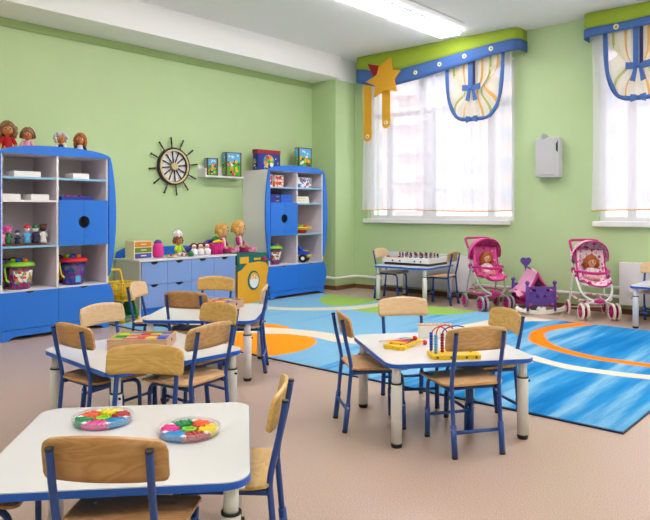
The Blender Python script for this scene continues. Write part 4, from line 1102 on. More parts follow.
# dish toy
t = thing('toy_dish', 'yellow toy dish of play food on a red base, corner cabinet', 'toy', cab(.21, .16, .861, 'R'), PI/2)
part('base', 'red', t, lambda b: b.lathe([(0, 0), (.10, 0), (.11, .03), (.09, .045), (0, .045)], 24))
part('plate', 'yellow', t, lambda b: b.lathe([(0, .045), (.12, .046), (.175, .07), (.178, .085), (.15, .095), (.12, .075), (0, .072)], 28))
for i, m in enumerate(('orange', 'lime', 'orange', 'cream', 'lime', 'red')): part('play_food', m, t, lambda b: b.ball((.085*math.cos(i*1.05), .085*math.sin(i*1.05), .095), .032, 1, 1, .7, 12, 8))
# toy truck
def truck(loc, rz):
    t = thing('toy_truck', 'blue toy off-road truck with yellow trim in the corner cabinet', 'toy truck', loc, rz); t.scale = (1.45, 1.45, 1.4)
    part('body', 'blue', t, lambda b: b.prism([(-.13, .05), (.13, .05), (.135, .085), (.12, .11), (.07, .118), (.04, .165), (-.07, .17), (-.10, .115), (-.13, .11)], .12, 'y', -.06, .008))
    part('windows', 'dark', t, lambda b: (b.prism([(.03, .122), (.058, .122), (.035, .158), (.01, .158)], .124, 'y', -.062), b.prism([(-.065, .122), (0, .122), (-.0, .158), (-.06, .158)], .124, 'y', -.062)))
    part('bumper', 'yellow', t, lambda b: (b.box((.12, -.062, .05), (.15, .062, .078), .005), b.box((-.06, -.064, .06), (.05, .064, .075), .003)))
    part('hood_stripe', 'yellow', t, lambda b: b.box((.06, -.03, .112), (.125, .03, .120)))
    for x in (-.085, .085):
        for y in (-.065, .065):
            w = part('wheel', 'blackplastic', t, lambda b: b.tube([(x, y-.02, .042), (x, y-.016, .042), (x, y+.016, .042), (x, y+.02, .042)], [.034, .042, .042, .034], 20))
            part('hub', 'offwhite', w, lambda b: b.cyl((x, y-.022, .042), (x, y+.022, .042), .018, 12))
truck(cab(.19, .21, .452, 'R'), PI/2-1.0)

# ------------------------------------------------------------------ on the low cabinet
LT = .641
def minidrawers(loc, rz):
    t = thing('mini_drawer_tower', 'small tower of orange, green and violet drawers on the left of the low cabinet', 'storage', loc, rz)
    part('frame', 'cream', t, lambda b: (b.box((-.12, -.09, 0), (-.108, .09, .20)), b.box((.108, -.09, 0), (.12, .09, .20)), [b.box((-.108, -.09, z), (.108, .09, z+.008)) for z in (0, .064, .128, .192)]))
    for k, m in enumerate(('dkblue', 'olive', 'orange')):
        z = .009+.064*k
        d = part('drawer', m if m != 'dkblue' else mat('violet_plastic', '#4b4fb8', .4), t, lambda b: b.box((-.106, -.094, z), (.106, .085, z+.053), .004))
        part('handle', 'cream', d, lambda b: b.box((-.035, -.100, z+.022), (.035, -.092, z+.034), .002))
minidrawers((-6.53, 4.26, LT), PI/2-.0)
t = thing('toy_bottle', 'pink egg-shaped toy bottle with a purple cap, beside the mini drawer tower', 'toy', (-6.52, 4.51, LT))
part('body', 'pink', t, lambda b: b.lathe([(0, 0), (.045, 0), (.062, .02), (.066, .08), (.058, .13), (.045, .165), (.0, .167)], 24))
part('cap', 'purple', t, lambda b: b.lathe([(.046, .165), (.044, .18), (.028, .20), (0, .208)], 20))
doll('chef doll in a tall white hat and lime jacket on the low cabinet', (-6.52, 4.80, LT), FC, 1.0, 'hair_brown', 'cloth_lime', 'skindark', 'sit', 'cloth_lime', 'short', hat='chef', trousers='cloth_white')
def playfood(loc, lab):
    t = thing('play_food_plate', lab, 'toy', loc)
    part('plate', 'offwhite', t, lambda b: b.lathe([(0, 0), (.05, 0), (.085, .012), (.083, .015), (.05, .006), (0, .006)], 24))
    for i, m in enumerate(('yellow', 'cream', 'red', 'lime', 'yellow')):
        part('food', m, t, lambda b: b.ball((.045*math.cos(i*1.26), .045*math.sin(i*1.26), .018), .018, 1.2, 1, .8, 10, 8))
playfood((-6.42, 4.62, LT), 'plate of play food in front of the pink toy bottle')
tag(part('toy_pear', 'darkgreen', None, lambda b: b.lathe([(0, 0), (.03, .004), (.042, .025), (.03, .05), (.014, .065), (0, .07)], 16)), 'dark green play fruit at the feet of the chef doll', 'toy')
bpy.data.objects['toy_pear'].location = (-6.35, 4.85, LT)
# three white hens / dolls in red caps
for k, (x, y) in enumerate(((-6.46, 4.98), (-6.46, 5.08), (-6.46, 5.18))):
    t = thing('plush_doll', ('left', 'middle', 'right')[k]+' of three white soft dolls with red bonnets, beside the pink basket', 'soft toy', (x, y, LT), FC, 'white soft dolls')
    b = MB(); b.lathe([(0, 0), (.040, .0), (.048, .025), (.040, .06), (.022, .085), (0, .09)], 18); b.ball((0, 0, .105), .030)
    for sd in (-1, 1): b.tube([(sd*.025, 0, .07), (sd*.045, -.02, .045)], [.012, .010], 8)
    o = b.build('body', 'cloth_white', t)
    part('bonnet', 'cloth_crimson', t, lambda b: b.grid(lambda u, v: (.036*math.sin(PI*.6*v)*math.cos(PI*(-.1+1.2*u)), .004+.036*math.sin(PI*.6*v)*math.sin(PI*(-.1+1.2*u)), .112+.034*math.cos(PI*.6*v)), 16, 6, th=.006))
    part('face', 'skin', t, lambda b: b.ball((0, -.012, .103), .023))
    for sd in (-1, 1): part('eye', 'eye', t, lambda b: b.ball((sd*.008, -.034, .106), .003, n=8, m=6))
# dark blue vegetables heap behind, baskets
tag(part('toy_eggplant', 'dkblue', None, lambda b: b.tube(smooth_path([(0, -.13, .03), (0, -.05, .075), (0, .06, .10), (0, .16, .085)], 4), [.014+.022*math.sin(PI*i/12) for i in range(13)], 12)), 'long dark blue play vegetable lying behind the soft dolls', 'toy')
bpy.data.objects['toy_eggplant'].location = (-6.60, 5.06, LT-.0)
t = thing('toy_basket', 'magenta slatted toy basket full of play vegetables, beside the blonde dolls', 'basket', (-6.46, 5.33, LT))
def bk(b):
    for i in range(20):
        a = 2*PI*i/20; c, s_ = math.cos(a), math.sin(a); b.tube([(.068*c, .068*s_, .005), (.094*c, .094*s_, .125)], .0065, 6)
    b.lathe([(0, 0), (.07, 0), (.072, .01), (0, .01)], 24); b.lathe([(.088, .118), (.10, .118), (.102, .132), (.09, .134), (.088, .118)], 24)
    b.lathe([(.083, .07), (.088, .07), (.089, .078), (.084, .078), (.083, .07)], 24)
part('wall', 'pink', t, bk)
part('lining', 'pink', t, lambda b: b.lathe([(.064, .01), (.085, .12)], 24))
for nm, m, lab, loc, pts, r in (('toy_corn', 'yellow', 'yellow play vegetable lying across the magenta basket', (-6.42, 5.32, LT+.15), [(0, -.085, 0), (0, 0, .012), (0, .075, 0)], (.012, .024, .012)),
                           ('toy_pepper', 'darkgreen', 'green play vegetable on top of the magenta basket', (-6.49, 5.34, LT+.172), [(0, -.06, 0), (0, 0, .015), (0, .06, -.005)], (.02, .036, .02)),
                           ('toy_tomato', 'orange', 'orange-red play vegetable at the right of the magenta basket', (-6.44, 5.40, LT+.148), [(0, -.02, 0), (0, 0.01, .0), (0, .03, 0)], (.018, .026, .016)),
                           ('toy_cucumber', 'dkblue', 'dark blue play vegetable leaning behind the basket', (-6.56, 5.27, LT+.12), [(0, -.12, -.02), (0, 0, .03), (0, .10, .04)], (.016, .028, .016))):
    pp = smooth_path(pts, 6); n = len(pp); rr = [interp([(0, r[0]*.3), (.15, r[0]), (.5, r[1]), (.85, r[2]), (1, r[2]*.3)], i/(n-1)) for i in range(n)]
    tag(part(nm, m, None, lambda b: b.tube(pp, rr, 12)), lab, 'toy'); bpy.data.objects[nm].location = loc
doll('blonde doll with red hair bows, the one beside the magenta basket', (-6.50, 5.46, LT+.004), R(120), 1.5, 'hair_blond', 'cloth_pale', 'skin', 'sit', 'cloth_magenta', 'pigtails', trousers='cloth_magenta', shoes='rosepink', bow='red')
doll('blonde doll with red hair bows, sitting above the toy washing machine', (-6.46, 5.70, .646), R(120), 1.6, 'hair_blond', 'cloth_pale', 'skin', 'sit', 'cloth_magenta', 'pigtails', trousers='cloth_magenta', shoes='rosepink', bow='red')

# ------------------------------------------------------------------ toy shopping trolley
def trolley():
    t = thing('toy_shopping_trolley', 'yellow and green toy shopping trolley beside the left cabinet', 'toy trolley', (-6.20, 3.845, 0), R(12)+PI/2); t.scale = (.72, .72, .86)
    def bas(b):
        n = 11
        def ring(z, gx, gy, th=.008):
            P = [(-gx, -gy, z), (gx, -gy, z), (gx, gy, z), (-gx, gy, z)]
            b.tube(smooth_path(P, 5, True), th, 6, closed=True)
        ring(.50, .145, .17); ring(.42, .135, .16, .005); ring(.36, .125, .15, .005); ring(.29, .115, .14)
        for k in range(n):
            for s_ in (-1, 1):
                x = -.11+.22*k/(n-1); b.tube([(x, s_*.15, .29), (x*1.2, s_*.185, .50)], .007, 6)
                y = -.14+.28*k/(n-1); b.tube([(s_*.125, y, .29), (s_*.158, y*1.15, .50)], .007, 6)
        b.box((-.12, -.14, .285), (.12, .14, .292))
    part('basket', 'yellow', t, bas)
    part('handle', 'yellow', t, lambda b: b.tube(smooth_path([(-.13, .12, .45), (-.145, .19, .60), (-.12, .21, .64), (.12, .21, .64), (.145, .19, .60), (.13, .12, .45)], 4), .016, 8))
    part('frame', 'darkgreen', t, lambda b: (b.prism([(-.19, .06), (.17, .06), (.15, .12), (.06, .27), (-.10, .29), (-.16, .18)], .02, 'x', -.13, .004), b.prism([(-.19, .06), (.17, .06), (.15, .12), (.06, .27), (-.10, .29), (-.16, .18)], .02, 'x', .11, .004), b.box((-.11, -.17, .08), (.11, .14, .10))))
    for x in (-.145, .145):
        for y in (-.15, .14): part('wheel', 'yellow', t, lambda b: b.tube([(x-.014, y, .045), (x-.01, y, .045), (x+.01, y, .045), (x+.014, y, .045)], [.036, .045, .045, .036], 18))
    tg = [('red', 'red ball'), ('lime', 'green ball'), ('orange', 'orange ball')]
trolley()
for k, (m, x, y) in enumerate((('red', -6.14, 3.89), ('green', -6.14, 3.81), ('red', -6.22, 3.86))):
    tag(part('toy_ball', m, None, lambda b: b.ball((0, 0, .0), .034)), ('red play ball at the right in the yellow trolley basket', 'green play ball in the yellow trolley basket', 'red play ball at the rear of the yellow trolley basket')[k], 'ball')
    bpy.data.objects['toy_ball' if k == 0 else 'toy_ball.%03d' % k].location = (x, y, .2865)

# ------------------------------------------------------------------ clay trays
def clay(loc, rot, lab):
    t = thing('clay_tray', lab, 'tray', loc, rot, 'round trays of modelling clay')
    part('tray', 'clearplastic', t, lambda b: b.lathe([(0, 0), (.098, 0), (.104, .006), (.108, .022), (.105, .022), (.101, .008), (0, .003)], 40))
    cols = ['#f0dc1c', '#f0683a', '#18935a', '#ec3c98', '#1f93d2', '#b83a38']
    for i, c in enumerate(cols):
        key = 'clay%d' % i
        if key not in M: M[key] = mat('modelling_clay_%d' % i, c, .6)
        a0 = 2*PI*i/6; 
        def w(b):
            # bundle of sticks filling a sector
            am = a0+PI/6; ca, sa = math.cos(am), math.sin(am)
            b.prism([(ca*.034-sa*y_+(-ca*0), sa*.034+ca*y_) for y_ in (.014, -.014)]+[(.098*math.cos(am-.46+.092*k_), .098*math.sin(am-.46+.092*k_)) for k_ in range(11)], .008, 'z', .004)
            for k in range(7):
                off = -.042+.014*k; L0_ = .034+max(0, abs(off)-.012)*1.1; L1_ = math.sqrt(max(0, .099**2-off*off))-.004
                p = lambda r: (ca*r-sa*off, sa*r+ca*off, .0135+.002*(k % 2))
                b.tube([p(L0_), p(L1_)], .0068, 8)
        part('clay_sticks', key, t, w)
    part('centre_cutter', 'lime', t, lambda b: b.lathe([(0, .004), (.026, .004), (.028, .018), (.020, .019), (.016, .012), (0, .012)], 6, smooth=False))
    part('corner_piece', 'offwhite', t, lambda b: [b.box((.082*math.cos(2*PI*i/6)-.009, .082*math.sin(2*PI*i/6)-.009, .004), (.082*math.cos(2*PI*i/6)+.009, .082*math.sin(2*PI*i/6)+.009, .021), .002) for i in range(6)])
    part('lid', 'clearplastic', t, lambda b: b.lathe([(.1095, .018), (.1095, .026), (.105, .028), (.099, .027), (.099, .025), (.104, .025)], 40))
clay((-2.178, 1.272, TH+.0005), R(100), 'left of the two round clear trays of clay sticks on the nearest table')
clay((-1.843, 1.400, TH+.0005), R(10), 'right of the two round clear trays of clay sticks on the nearest table')

# ------------------------------------------------------------------ block boxes
def blockbox(loc, rz, w, d, h, lab):
    t = thing('block_box', lab, 'box', loc, rz, 'open wooden boxes of building blocks')
    part('floor_board', 'blockwood', t, lambda b: b.box((-w/2, -d/2, 0), (w/2, d/2, .006)))
    part('side', 'blockwood', t, lambda b: (b.box((-w/2, -d/2, .006), (w/2, -d/2+.01, h)), b.box((-w/2, d/2-.01, .006), (w/2, d/2, h)), b.box((-w/2, -d/2+.01, .006), (-w/2+.01, d/2-.01, h)), b.box((w/2-.01, -d/2+.01, .006), (w/2, d/2-.01, h))))
    part('finger_hole', 'dark', t, lambda b: b.cyl((w/2-.004, 0, h*.6), (w/2+.0012, 0, h*.6), .010, 12))
    return t
def fillblocks(loc, rz, w, d, h, table):
    ca, sa = math.cos(rz), math.sin(rz)
    names = dict(green='green', yellow='yellow', sky='pale blue', blue='blue', red='red', blockwood='natural wood', darkgreen='dark green', cherry='dark red', orange='orange')
    rows = [['green', 'sky', 'red', 'green', 'blue'], ['yellow', 'orange', 'blockwood', 'yellow', 'blockwood'], ['green', 'blockwood', 'red', 'cherry', 'blue'],
            ['darkgreen', 'blockwood', 'red', 'blockwood', 'blue'], ['green', 'red', 'cherry', 'yellow', 'blue'], ['yellow', 'sky', 'blockwood', 'green', 'sky']]
    nr = len(rows); rw = (w-.026)/5; rd = (d-.026)/nr
    rn = ['back row', 'second row', 'third row', 'fourth row', 'fifth row', 'front row']
    cn = ['left end', 'left of centre', 'centre', 'right of centre', 'right end']
    for i in range(nr):
        for j in range(5):
            m = rows[i][j]
            x = -w/2+.013+rw*(j+.5); y = d/2-.013-rd*(i+.5)
            b = MB(); hh = h-.008-.004*((i*3+j) % 3)
            if (i+j) % 5 == 3: b.tube([(-rw/2+.001, 0, hh-rd/2), (rw/2-.001, 0, hh-rd/2)], rd/2-.0005, 12); b.box((-rw/2+.001, -rd/2+.0006, .0), (rw/2-.001, rd/2-.0006, hh-rd/2))
            else: b.box((-rw/2+.0006, -rd/2+.0006, 0), (rw/2-.0006, rd/2-.0006, hh), .0012)
            o = b.build('toy_block', m)
            o.location = (loc[0]+ca*x-sa*y, loc[1]+sa*x+ca*y, loc[2]+.0065); o.rotation_euler = (0, 0, rz)
            tag(o, '%s block at the %s of the %s, %s box' % (names[m], cn[j], rn[i], table), 'block', 'building blocks in the box on the '+table)
rB = math.atan2(2.355-2.113, 3.505-3.263)
lB = (-3.225, 2.13, TH+.0005); rzB = R(42)
blockbox(lB, rzB, .325, .25, .06, 'wooden box of coloured blocks in the middle of the left table')
fillblocks(lB, rzB, .325, .25, .058, 'left table')
lA = (-4.055, 3.34, TH+.0005); rzA = R(22)
blockbox(lA, rzA, .36, .26, .060, 'wooden box of coloured blocks on the table by the drawers')
fillblocks(lA, rzA, .36, .26, .058, 'drawers table')

# ------------------------------------------------------------------ xylophone, white box, bead maze
def xylo(loc, rz):
    t = thing('toy_xylophone', 'yellow toy xylophone with striped bars on the middle table', 'toy', loc, rz)
    part('base', 'yellow', t, lambda b: b.prism([(-.135, -.045), (-.11, -.065), (-.06, -.055), (0, -.066), (.06, -.055), (.12, -.062), (.135, -.03), (.135, .03), (.12, .062), (.06, .055), (0, .066), (-.06, .055), (-.11, .065), (-.135, .045), (-.12, 0)], .022, 'z', 0, .004))
    for i, m in enumerate(('yellow', 'orange', 'red', 'magenta', 'purple', 'dkblue', 'sky', 'lime')):
        x = -.075+.024*i; part('bar', m, t, lambda b: b.box((x-.009, -.052+.002*i, .026), (x+.009, .052-.002*i, .032), .002))
    part('rail', 'red', t, lambda b: (b.box((-.095, -.034, .022), (.11, -.028, .026)), b.box((-.095, .028, .022), (.11, .034, .026))))
for_ = xylo((-2.125, 3.10, TH+.0005), R(98))
t = thing('xylophone_mallet', 'wooden mallet with a red ball lying across the toy xylophone', 'mallet', (-2.13, 3.06, TH+.0395), R(65))
part('stick', 'woodlight', t, lambda b: b.tube([(-.12, 0, 0), (.10, 0, .0)], .0035, 8)); part('ball', 'red', t, lambda b: b.ball((.11, 0, .0), .014))
t = thing('xylophone_mallet', 'second mallet, its red ball beyond the right end of the xylophone', 'mallet', (-2.06, 3.10, TH+.014), R(80))
part('stick', 'woodlight', t, lambda b: b.tube([(-.08, 0, 0), (.09, 0, .0)], .0035, 8)); part('ball', 'red', t, lambda b: b.ball((.10, 0, .0), .014))
t = thing('white_box', 'long white box with a perforated top edge behind the bead maze', 'box', (-2.115, 3.425, TH+.0005), R(38))
part('body', 'offwhite', t, lambda b: b.box((-.10, -.03, 0), (.10, .03, .075), .003))
part('strip', 'blockwood', t, lambda b: b.box((-.10, -.03, .075), (.10, .03, .080)))
part('holes', 'dark', t, lambda b: [b.cyl((-.085+.024*k, 0, .079), (-.085+.024*k, 0, .0806), .005, 8) for k in range(8)])
def maze(loc, rz):
    t = thing('bead_maze', 'toy bead maze on a yellow base behind the near chair, middle table', 'toy', loc, rz)
    part('base', 'yellow', t, lambda b: b.prism(rrect(-.13, -.075, .13, .075, .02), .022, 'z', 0, .004))
    for i, (m, x0, x1, y, h) in enumerate((('red', -.10, .0, -.03, .17), ('dkblue', -.06, .09, .0, .16), ('green', -.02, .11, .035, .14), ('magenta', -.11, -.02, .04, .15))):
        p = smooth_path([(x0, y, .02), (x0, y, .09), (x0+.01, y, h-.02), ((x0+x1)/2, y, h), (x1-.01, y, h-.02), (x1, y, .09), (x1, y, .02)], 5)
        w_ = part('wire', m, t, lambda b: b.tube(p, .0032, 8))
        for k in range(7):
            part('bead', ('sky', 'cherry', 'cream', 'blue')[(i) % 4], w_, lambda b: b.tube([(x0, y, .024+.014*k), (x0, y, .026+.014*k), (x0, y, .035+.014*k), (x0, y, .037+.014*k)], [.006, .0095, .0095, .006], 10))
        if i != 3:
            for k in range(5): part('bead', ('blockwood', 'yellow', 'red', 'lime')[(i) % 4], w_, lambda b: b.tube([(x1, y, .024+.014*k), (x1, y, .026+.014*k), (x1, y, .035+.014*k), (x1, y, .037+.014*k)], [.006, .0095, .0095, .006], 10))
    part('foot', 'blackplastic', t, lambda b: [b.cyl((x, -.0745, .011), (x, -.0765, .011), .006, 8) for x in (-.1, -.03, .05, .1)])
maze((-1.768, 3.045, TH+.0005), R(44))

# ------------------------------------------------------------------ table football
def football(loc, rz):
    t = thing('table_football', 'white tabletop football game on the table under the middle window', 'game', loc, rz)
    w, d = .335, .255
    part('base', 'blackplastic', t, lambda b: b.box((-w, -d, 0), (w, d, .03), .006))
    part('side_wall', 'offwhite', t, lambda b: (b.prism([(-w-.006, -d-.006), (w+.006, -d-.006), (w+.006, -d+.02), (-w-.006, -d+.02)], .072, 'z', .03, .006),
        b.prism([(-w-.006, d-.02), (w+.006, d-.02), (w+.006, d+.006), (-w-.006, d+.006)], .072, 'z', .03, .006)))
    part('end_wall', 'offwhite', t, lambda b: (b.box((-w-.006, -d+.02, .03), (-w+.03, d-.02, .098), .003), b.box((w-.03, -d+.02, .03), (w+.006, d-.02, .098), .003)))
    part('pitch', 'cabshell', t, lambda b: b.box((-w+.03, -d+.02, .03), (w-.03, d-.02, .04)))
    part('score_rail', 'red', t, lambda b: b.box((-w+.04, -d-.008, .098), (-w+.30, -d+.008, .106)))
    part('dial', 'blue', t, lambda b: [b.cyl((x, -d-.006, .055), (x, -d-.012, .055), .012, 12) for x in (-.20, -.09, .13, .22)])
    for i in range(8):
        x = -w+.09+i*.082
        rd_ = part('rod', 'steel', t, lambda b: b.cyl((x, -d-.02, .112), (x, d+.02, .112), .004, 8))
        part('grip', 'blackplastic' , rd_, lambda b: b.cyl((x, (d+.02)*(1 if i % 2 else -1), .112), (x, (d+.06)*(1 if i % 2 else -1)*.98, .112), .009, 10))
        n = (1, 2, 3, 3, 3, 3, 2, 1)[i]
        for k in range(n):
            y = (k-(n-1)/2)*.12
            part('player', 'navy' if i % 2 else 'cherry', rd_, lambda b: (b.box((x-.008, y-.012, .075), (x+.008, y+.012, .13), .003), b.ball((x, y, .143), .012, n=10, m=8), b.box((x-.012, y-.007, .055), (x+.008, y+.007, .075))))
football((-4.90, 7.45, TH*1.09+.001), R(4))

# ------------------------------------------------------------------ doll strollers
def stroller(loc, rz, lab, fab, tubem, tyre, rimm, s=1.0):
    t = thing('doll_stroller', lab, 'toy stroller', loc, rz); t.scale = (s*1.06, s*1.06, s*1.03)
    for sd in (-1, 1):
        x = sd*.165
        part('side_tube', tubem, t, lambda b: (b.tube(smooth_path([(x*.9, .24, .76), (x, .17, .63), (x, .10, .50), (x*1.05, .15, .30), (x*1.12, .19, .09)], 4), .0095, 8)))
        part('joint', rimm, t, lambda b: b.ball((x*1.02, .10, .50), .026, .8, 1, 1.3))
        part('joint', rimm, t, lambda b: b.ball((x*1.02, .0, .44), .022, .8, 1, 1.2))
    part('hoop', tubem, t, lambda b: b.tube(smooth_path([(-.168, .10, .50), (-.172, -.02, .42), (-.155, -.12, .29), (-.09, -.19, .215), (0, -.21, .195), (.09, -.19, .215), (.155, -.12, .29), (.172, -.02, .42), (.168, .10, .50)], 4), .011, 8))
    part('front_fork', tubem, t, lambda b: b.tube(smooth_path([(-.155, -.20, .09), (-.14, -.20, .15), (-.07, -.205, .19), (0, -.205, .20), (.07, -.205, .19), (.14, -.20, .15), (.155, -.20, .09)], 4), .010, 8))
    part('fork_hub', rimm, t, lambda b: b.ball((0, -.212, .20), .045, 1.3, .45, .5))
    part('handle', rimm, t, lambda b: b.tube(smooth_path([(-.148, .20, .70), (-.15, .26, .79), (-.13, .29, .815), (0, .30, .82), (.13, .29, .815), (.15, .26, .79), (.148, .20, .70)], 4), .014, 10))
    # padded seat: footrest, seat, reclining back with raised sides
    prof = [(-.23, .36), (-.20, .345), (-.13, .375), (-.02, .365), (.05, .40), (.09, .48), (.13, .60), (.16, .72)]
    def seat(u, v):
        pp = u*(len(prof)-1); i = min(int(pp), len(prof)-2); f_ = pp-i
        y = prof[i][0]*(1-f_)+prof[i+1][0]*f_; z = prof[i][1]*(1-f_)+prof[i+1][1]*f_
        w = .11+.035*min(1, u*2.2); e = (2*v-1); side = abs(e)**4*(.05+.03*(u > .5))
        return (w*e, y-side*u*.9, z+side*(1-u))
    part('seat', fab[0], t, lambda b: b.grid(seat, 28, 16, th=.022))
    part('seat_piping', rimm, t, lambda b: b.tube([Vector(seat(i/28, 0)) for i in range(29)]+[Vector(seat(1, j/16)) for j in range(1, 17)]+[Vector(seat(1-i/28, 1)) for i in range(1, 29)]+[Vector(seat(0, 1-j/16)) for j in range(1, 16)], .009, 8, closed=True))
    def can(u, v):
        ph = PI*u; th = R(-12)+R(128)*v
        r = .16; cy, cz = .075, .60
        x = -r*1.17*math.cos(ph); k = math.sin(ph)**.8
        return (x, cy+.185*k*math.cos(th)*1.0+.0, cz+.235*k*math.sin(th)+.01*math.sin(v*14)*k)
    part('canopy', fab[1], t, lambda b: b.grid(can, 28, 18, th=-.008))
    part('canopy_trim', rimm, t, lambda b: b.tube([Vector(can(i/28, 1)) for i in range(29)], .008, 8))
    part('canopy_lining', rimm, t, lambda b: b.grid(lambda u, v: tuple(Vector(can(.03+.94*u, .04+.92*v))*.985+Vector((0, .085, .60))*.015-Vector((0, .0, .0))), 20, 12))
    part('bumper_bar', rimm, t, lambda b: b.tube(smooth_path([(-.165, .04, .49), (-.15, -.06, .50), (-.09, -.135, .49), (0, -.155, .485), (.09, -.135, .49), (.15, -.06, .50), (.165, .04, .49)], 4), .015, 10))
    def basket(b):
        b.grid(lambda u, v: ((2*u-1)*.14, -.12+.28*v, .135+.05*abs(2*u-1)**3+.03*abs(2*v-1)**3), 12, 12, th=.006)
        b.tube(smooth_path([(-.15, -.12, .20), (-.15, .17, .22), (.15, .17, .22), (.15, -.12, .20)], 3, True), .008, 8, closed=True)
    part('basket', fab[0], t, basket)
    part('axle', tubem, t, lambda b: b.cyl((-.17, .19, .085), (.17, .19, .085), .007, 8))
    def wheel(x, y, r, wd=.018):
        w = part('wheel', tyre, t, lambda b: b.grid(lambda u, v: (x+wd*math.sin(2*PI*v)*.8, y+(r-.013+.013*math.cos(2*PI*v))*math.cos(2*PI*u), r+(r-.013+.013*math.cos(2*PI*v))*math.sin(2*PI*u)), 28, 8))
        def rim(b):
            b.cyl((x-.014, y, r), (x+.014, y, r), r*.28, 14)
            b.grid(lambda u, v: (x+(-.01, .01, .01, -.01, -.01)[round(v*4)], y+(r-.024, r-.024, r-.034, r-.034, r-.024)[round(v*4)]*math.cos(2*PI*u), r+(r-.024, r-.024, r-.034, r-.034, r-.024)[round(v*4)]*math.sin(2*PI*u)), 28, 4, smooth=False)
            for k in range(6):
                a = 2*PI*k/6; b.tube([(x, y, r), (x, y+(r-.026)*math.cos(a), r+(r-.026)*math.sin(a))], [.014, .012], 8)
        part('rim', rimm, w, rim)
    for sd in (-1, 1):
        wheel(sd*.195, .19, .082); wheel(sd*.155-.026, -.20, .09); wheel(sd*.155+.026, -.20, .09)
    return t
stroller((-3.765, 7.29, 0), R(53), 'magenta doll stroller with grey tyres, next to the table football table', ('strollerpink', 'strollerpink'), 'silver', 'greytyre', 'magenta')
stroller((-2.60, 7.50, 0), R(38), 'pink and white flowered doll stroller with cream tyres, left of the right radiator', ('strollerwhite', 'strollerwhite'), 'whitetube', 'creamtyre', 'magenta')
def seated(cx, cy, rz, lab, hair, style='long'):
    a = rz; yo = .035
    doll(lab, (cx-math.sin(a)*yo, cy+math.cos(a)*yo, .405), rz, 1.12, hair, 'cloth_pale', 'skin', 'sit', 'cloth_pale', style, trousers='cloth_pink', tilt=0)
seated(-3.765, 7.29, R(53), 'brown-haired doll sitting in the magenta stroller with grey tyres', 'hair_auburn')
seated(-2.60, 7.50, R(38), 'auburn-haired doll sitting in the pink and white flowered stroller', 'hair_auburn', 'curly')

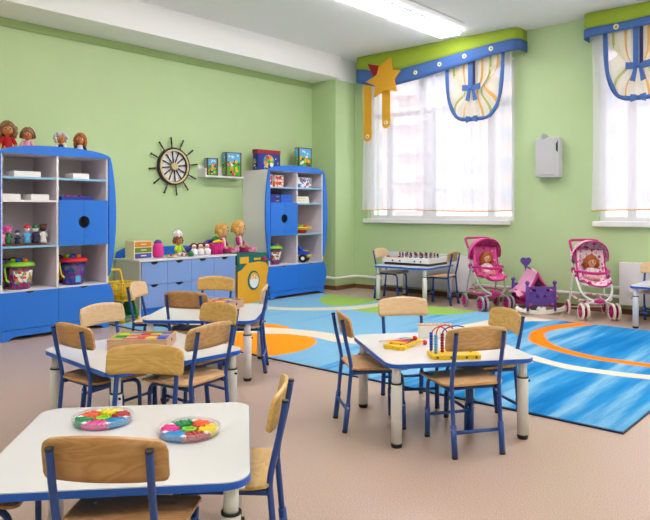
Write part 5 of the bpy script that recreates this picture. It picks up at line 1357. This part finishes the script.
# ------------------------------------------------------------------ doll cradle
def cradle(loc, rz):
    t = thing('doll_cradle', 'purple doll cradle with a pink canopy on white rockers, between the two strollers', 'toy cradle', loc, rz); t.scale = (.95, .95, 1)
    heart = lambda cx, cz, s: [(cx+s*16*math.sin(a)**3/17, cz+s*(13*math.cos(a)-5*math.cos(2*a)-2*math.cos(3*a)-math.cos(4*a))/17) for a in [2*PI*i/28 for i in range(28)]]
    W = .17
    for y, nm in ((0, 'foot_board'), (.46, 'head_board')):
        def brd(b):
            b.box((-W, y-.012, .10), (W, y+.012, .19), .003); b.box((-W, y-.012, .285), (W, y+.012, .315), .003)
            b.box((-W, y-.012, .185), (-W+.035, y+.012, .285)); b.box((W-.035, y-.012, .185), (W, y+.012, .285))
            b.prism(heart(0, .245, .075), .02, 'y', y-.010, .003)
            b.prism([(-W+.03, .185), (-W+.10, .185), (-.04, .24), (-W+.05, .27), (-W+.03, .25)], .014, 'y', y-.007)
            b.prism([(W-.03, .185), (W-.10, .185), (.04, .24), (W-.05, .27), (W-.03, .25)], .014, 'y', y-.007)
        bd = part(nm, 'purple', t, brd)
        for sd in (-1, 1):
            part('post', 'purple', bd, lambda b: b.lathe([(0, .04), (.02, .04), (.02, .32), (.012, .325), (.014, .335), (.026, .35), (.027, .365), (.015, .382), (0, .386)], 16, (sd*W, y, 0)))
            for z in (.115, .27): part('pink_dot', 'pink', bd, lambda b: b.cyl((sd*(W-.035), y-.013, z), (sd*(W-.035), y-.019, z), .014, 12))
    for sd in (-1, 1): part('side_rail', 'magenta', t, lambda b: (b.box((sd*W-.008, .012, .10), (sd*W+.008, .448, .13)), b.box((sd*W-.008, .012, .22), (sd*W+.008, .448, .25)), [b.box((sd*W-.006, .04+.05*k, .13), (sd*W+.006, .055+.05*k, .22)) for k in range(8)]))
    part('mattress', 'cloth_magenta', t, lambda b: b.box((-W+.01, .014, .09), (W-.01, .446, .15), .012))
    part('blanket', 'strollerpink', t, lambda b: b.grid(lambda u, v: ((2*u-1)*.155, .03+.24*v, .158+.035*math.sin(PI*u)+.008*math.sin(9*v+4*u)), 14, 12, th=.008))
    part('pillow', 'sky', t, lambda b: b.ball((0, .37, .175), .10, 1.2, .6, .28))
    for y in (0, .46):
        def rock(b):
            up = [(x, .012+.42*x*x+.0) for x in [-.29+.58*i/20 for i in range(21)]]
            lo = [(x, z-.0) for x, z in up]
            P = [(x, .5*x*x) for x, z in up]; Q = [(x, .5*x*x+.044) for x, z in up][::-1]
            b.prism(P+Q, .024, 'y', y-.012, .004)
            for sd in (-1, 1): b.ball((sd*.292, y, .066), .032, 1, .5, 1)
            b.prism(heart(0, .045, .06), .036, 'y', y-.020, .003)
            for sd in (-1, 1): b.box((sd*W-.02, y-.012, .012), (sd*W+.02, y+.012, .08))
        part('rocker', 'offwhite', t, rock)
    part('canopy_pole', 'purple', t, lambda b: (b.tube([(0, .475, .30), (0, .475, .52)], .012, 10), b.prism(heart(0, .565, .075), .025, 'y', .462, .006), b.tube(smooth_path([(0, .475, .50), (0, .42, .505), (0, .30, .49)], 4), .010, 8)))
    def drape(u, v):
        # cloth hung from the pole tip near the front, falling to both sides and to the back
        e = 2*u-1; s_ = abs(e); y = .10+.40*v
        rz_ = .505-.05*(v-.35)**2-.10*max(0, .35-v)
        x = math.copysign(.03*s_+.215*s_**1.25, e)+.010*math.sin(16*v+4*e)*s_
        z = rz_-.33*s_**.85+.05*s_**6
        z += .010*math.sin(v*14+e*5)*s_
        return (x, y-.06*s_*(1-v), z)
    part('canopy', 'cloth_pink', t, lambda b: b.grid(drape, 28, 14, th=.006))
    part('canopy_trim', 'cloth_magenta', t, lambda b: b.tube([Vector(drape(i/28, 0)) for i in range(29)], .016, 8))
cradle((-3.11, 7.31, .001), R(46))

# ------------------------------------------------------------------ light
w = bpy.data.worlds.new('sky'); C.world = w; w.use_nodes = True
nt = w.node_tree; bg = nt.nodes['Background']
bg.inputs['Color'].default_value = (.86, .93, 1, 1); bg.inputs['Strength'].default_value = 1.45
sun = bpy.data.lights.new('sun', 'SUN'); sun.energy = 1.7; sun.angle = R(1); so = bpy.data.objects.new('sun', sun); COL.objects.link(so)
so.rotation_euler = (R(48), 0, R(-12))

cam = bpy.data.cameras.new('camera'); co = bpy.data.objects.new('camera', cam); COL.objects.link(co)
co.location = (0, 0, 1.2); co.rotation_euler = (PI/2, 0, R(41.15))
cam.sensor_width = 36; cam.lens = 661/650*36; cam.shift_y = -(260-209.3)/650; cam.clip_start = .05; cam.clip_end = 400
C.camera = co
C.view_settings.view_transform = 'Standard'; C.view_settings.look = 'None'; C.view_settings.gamma = 1
C.view_settings.use_curve_mapping = False; C.view_settings.exposure = 0.56
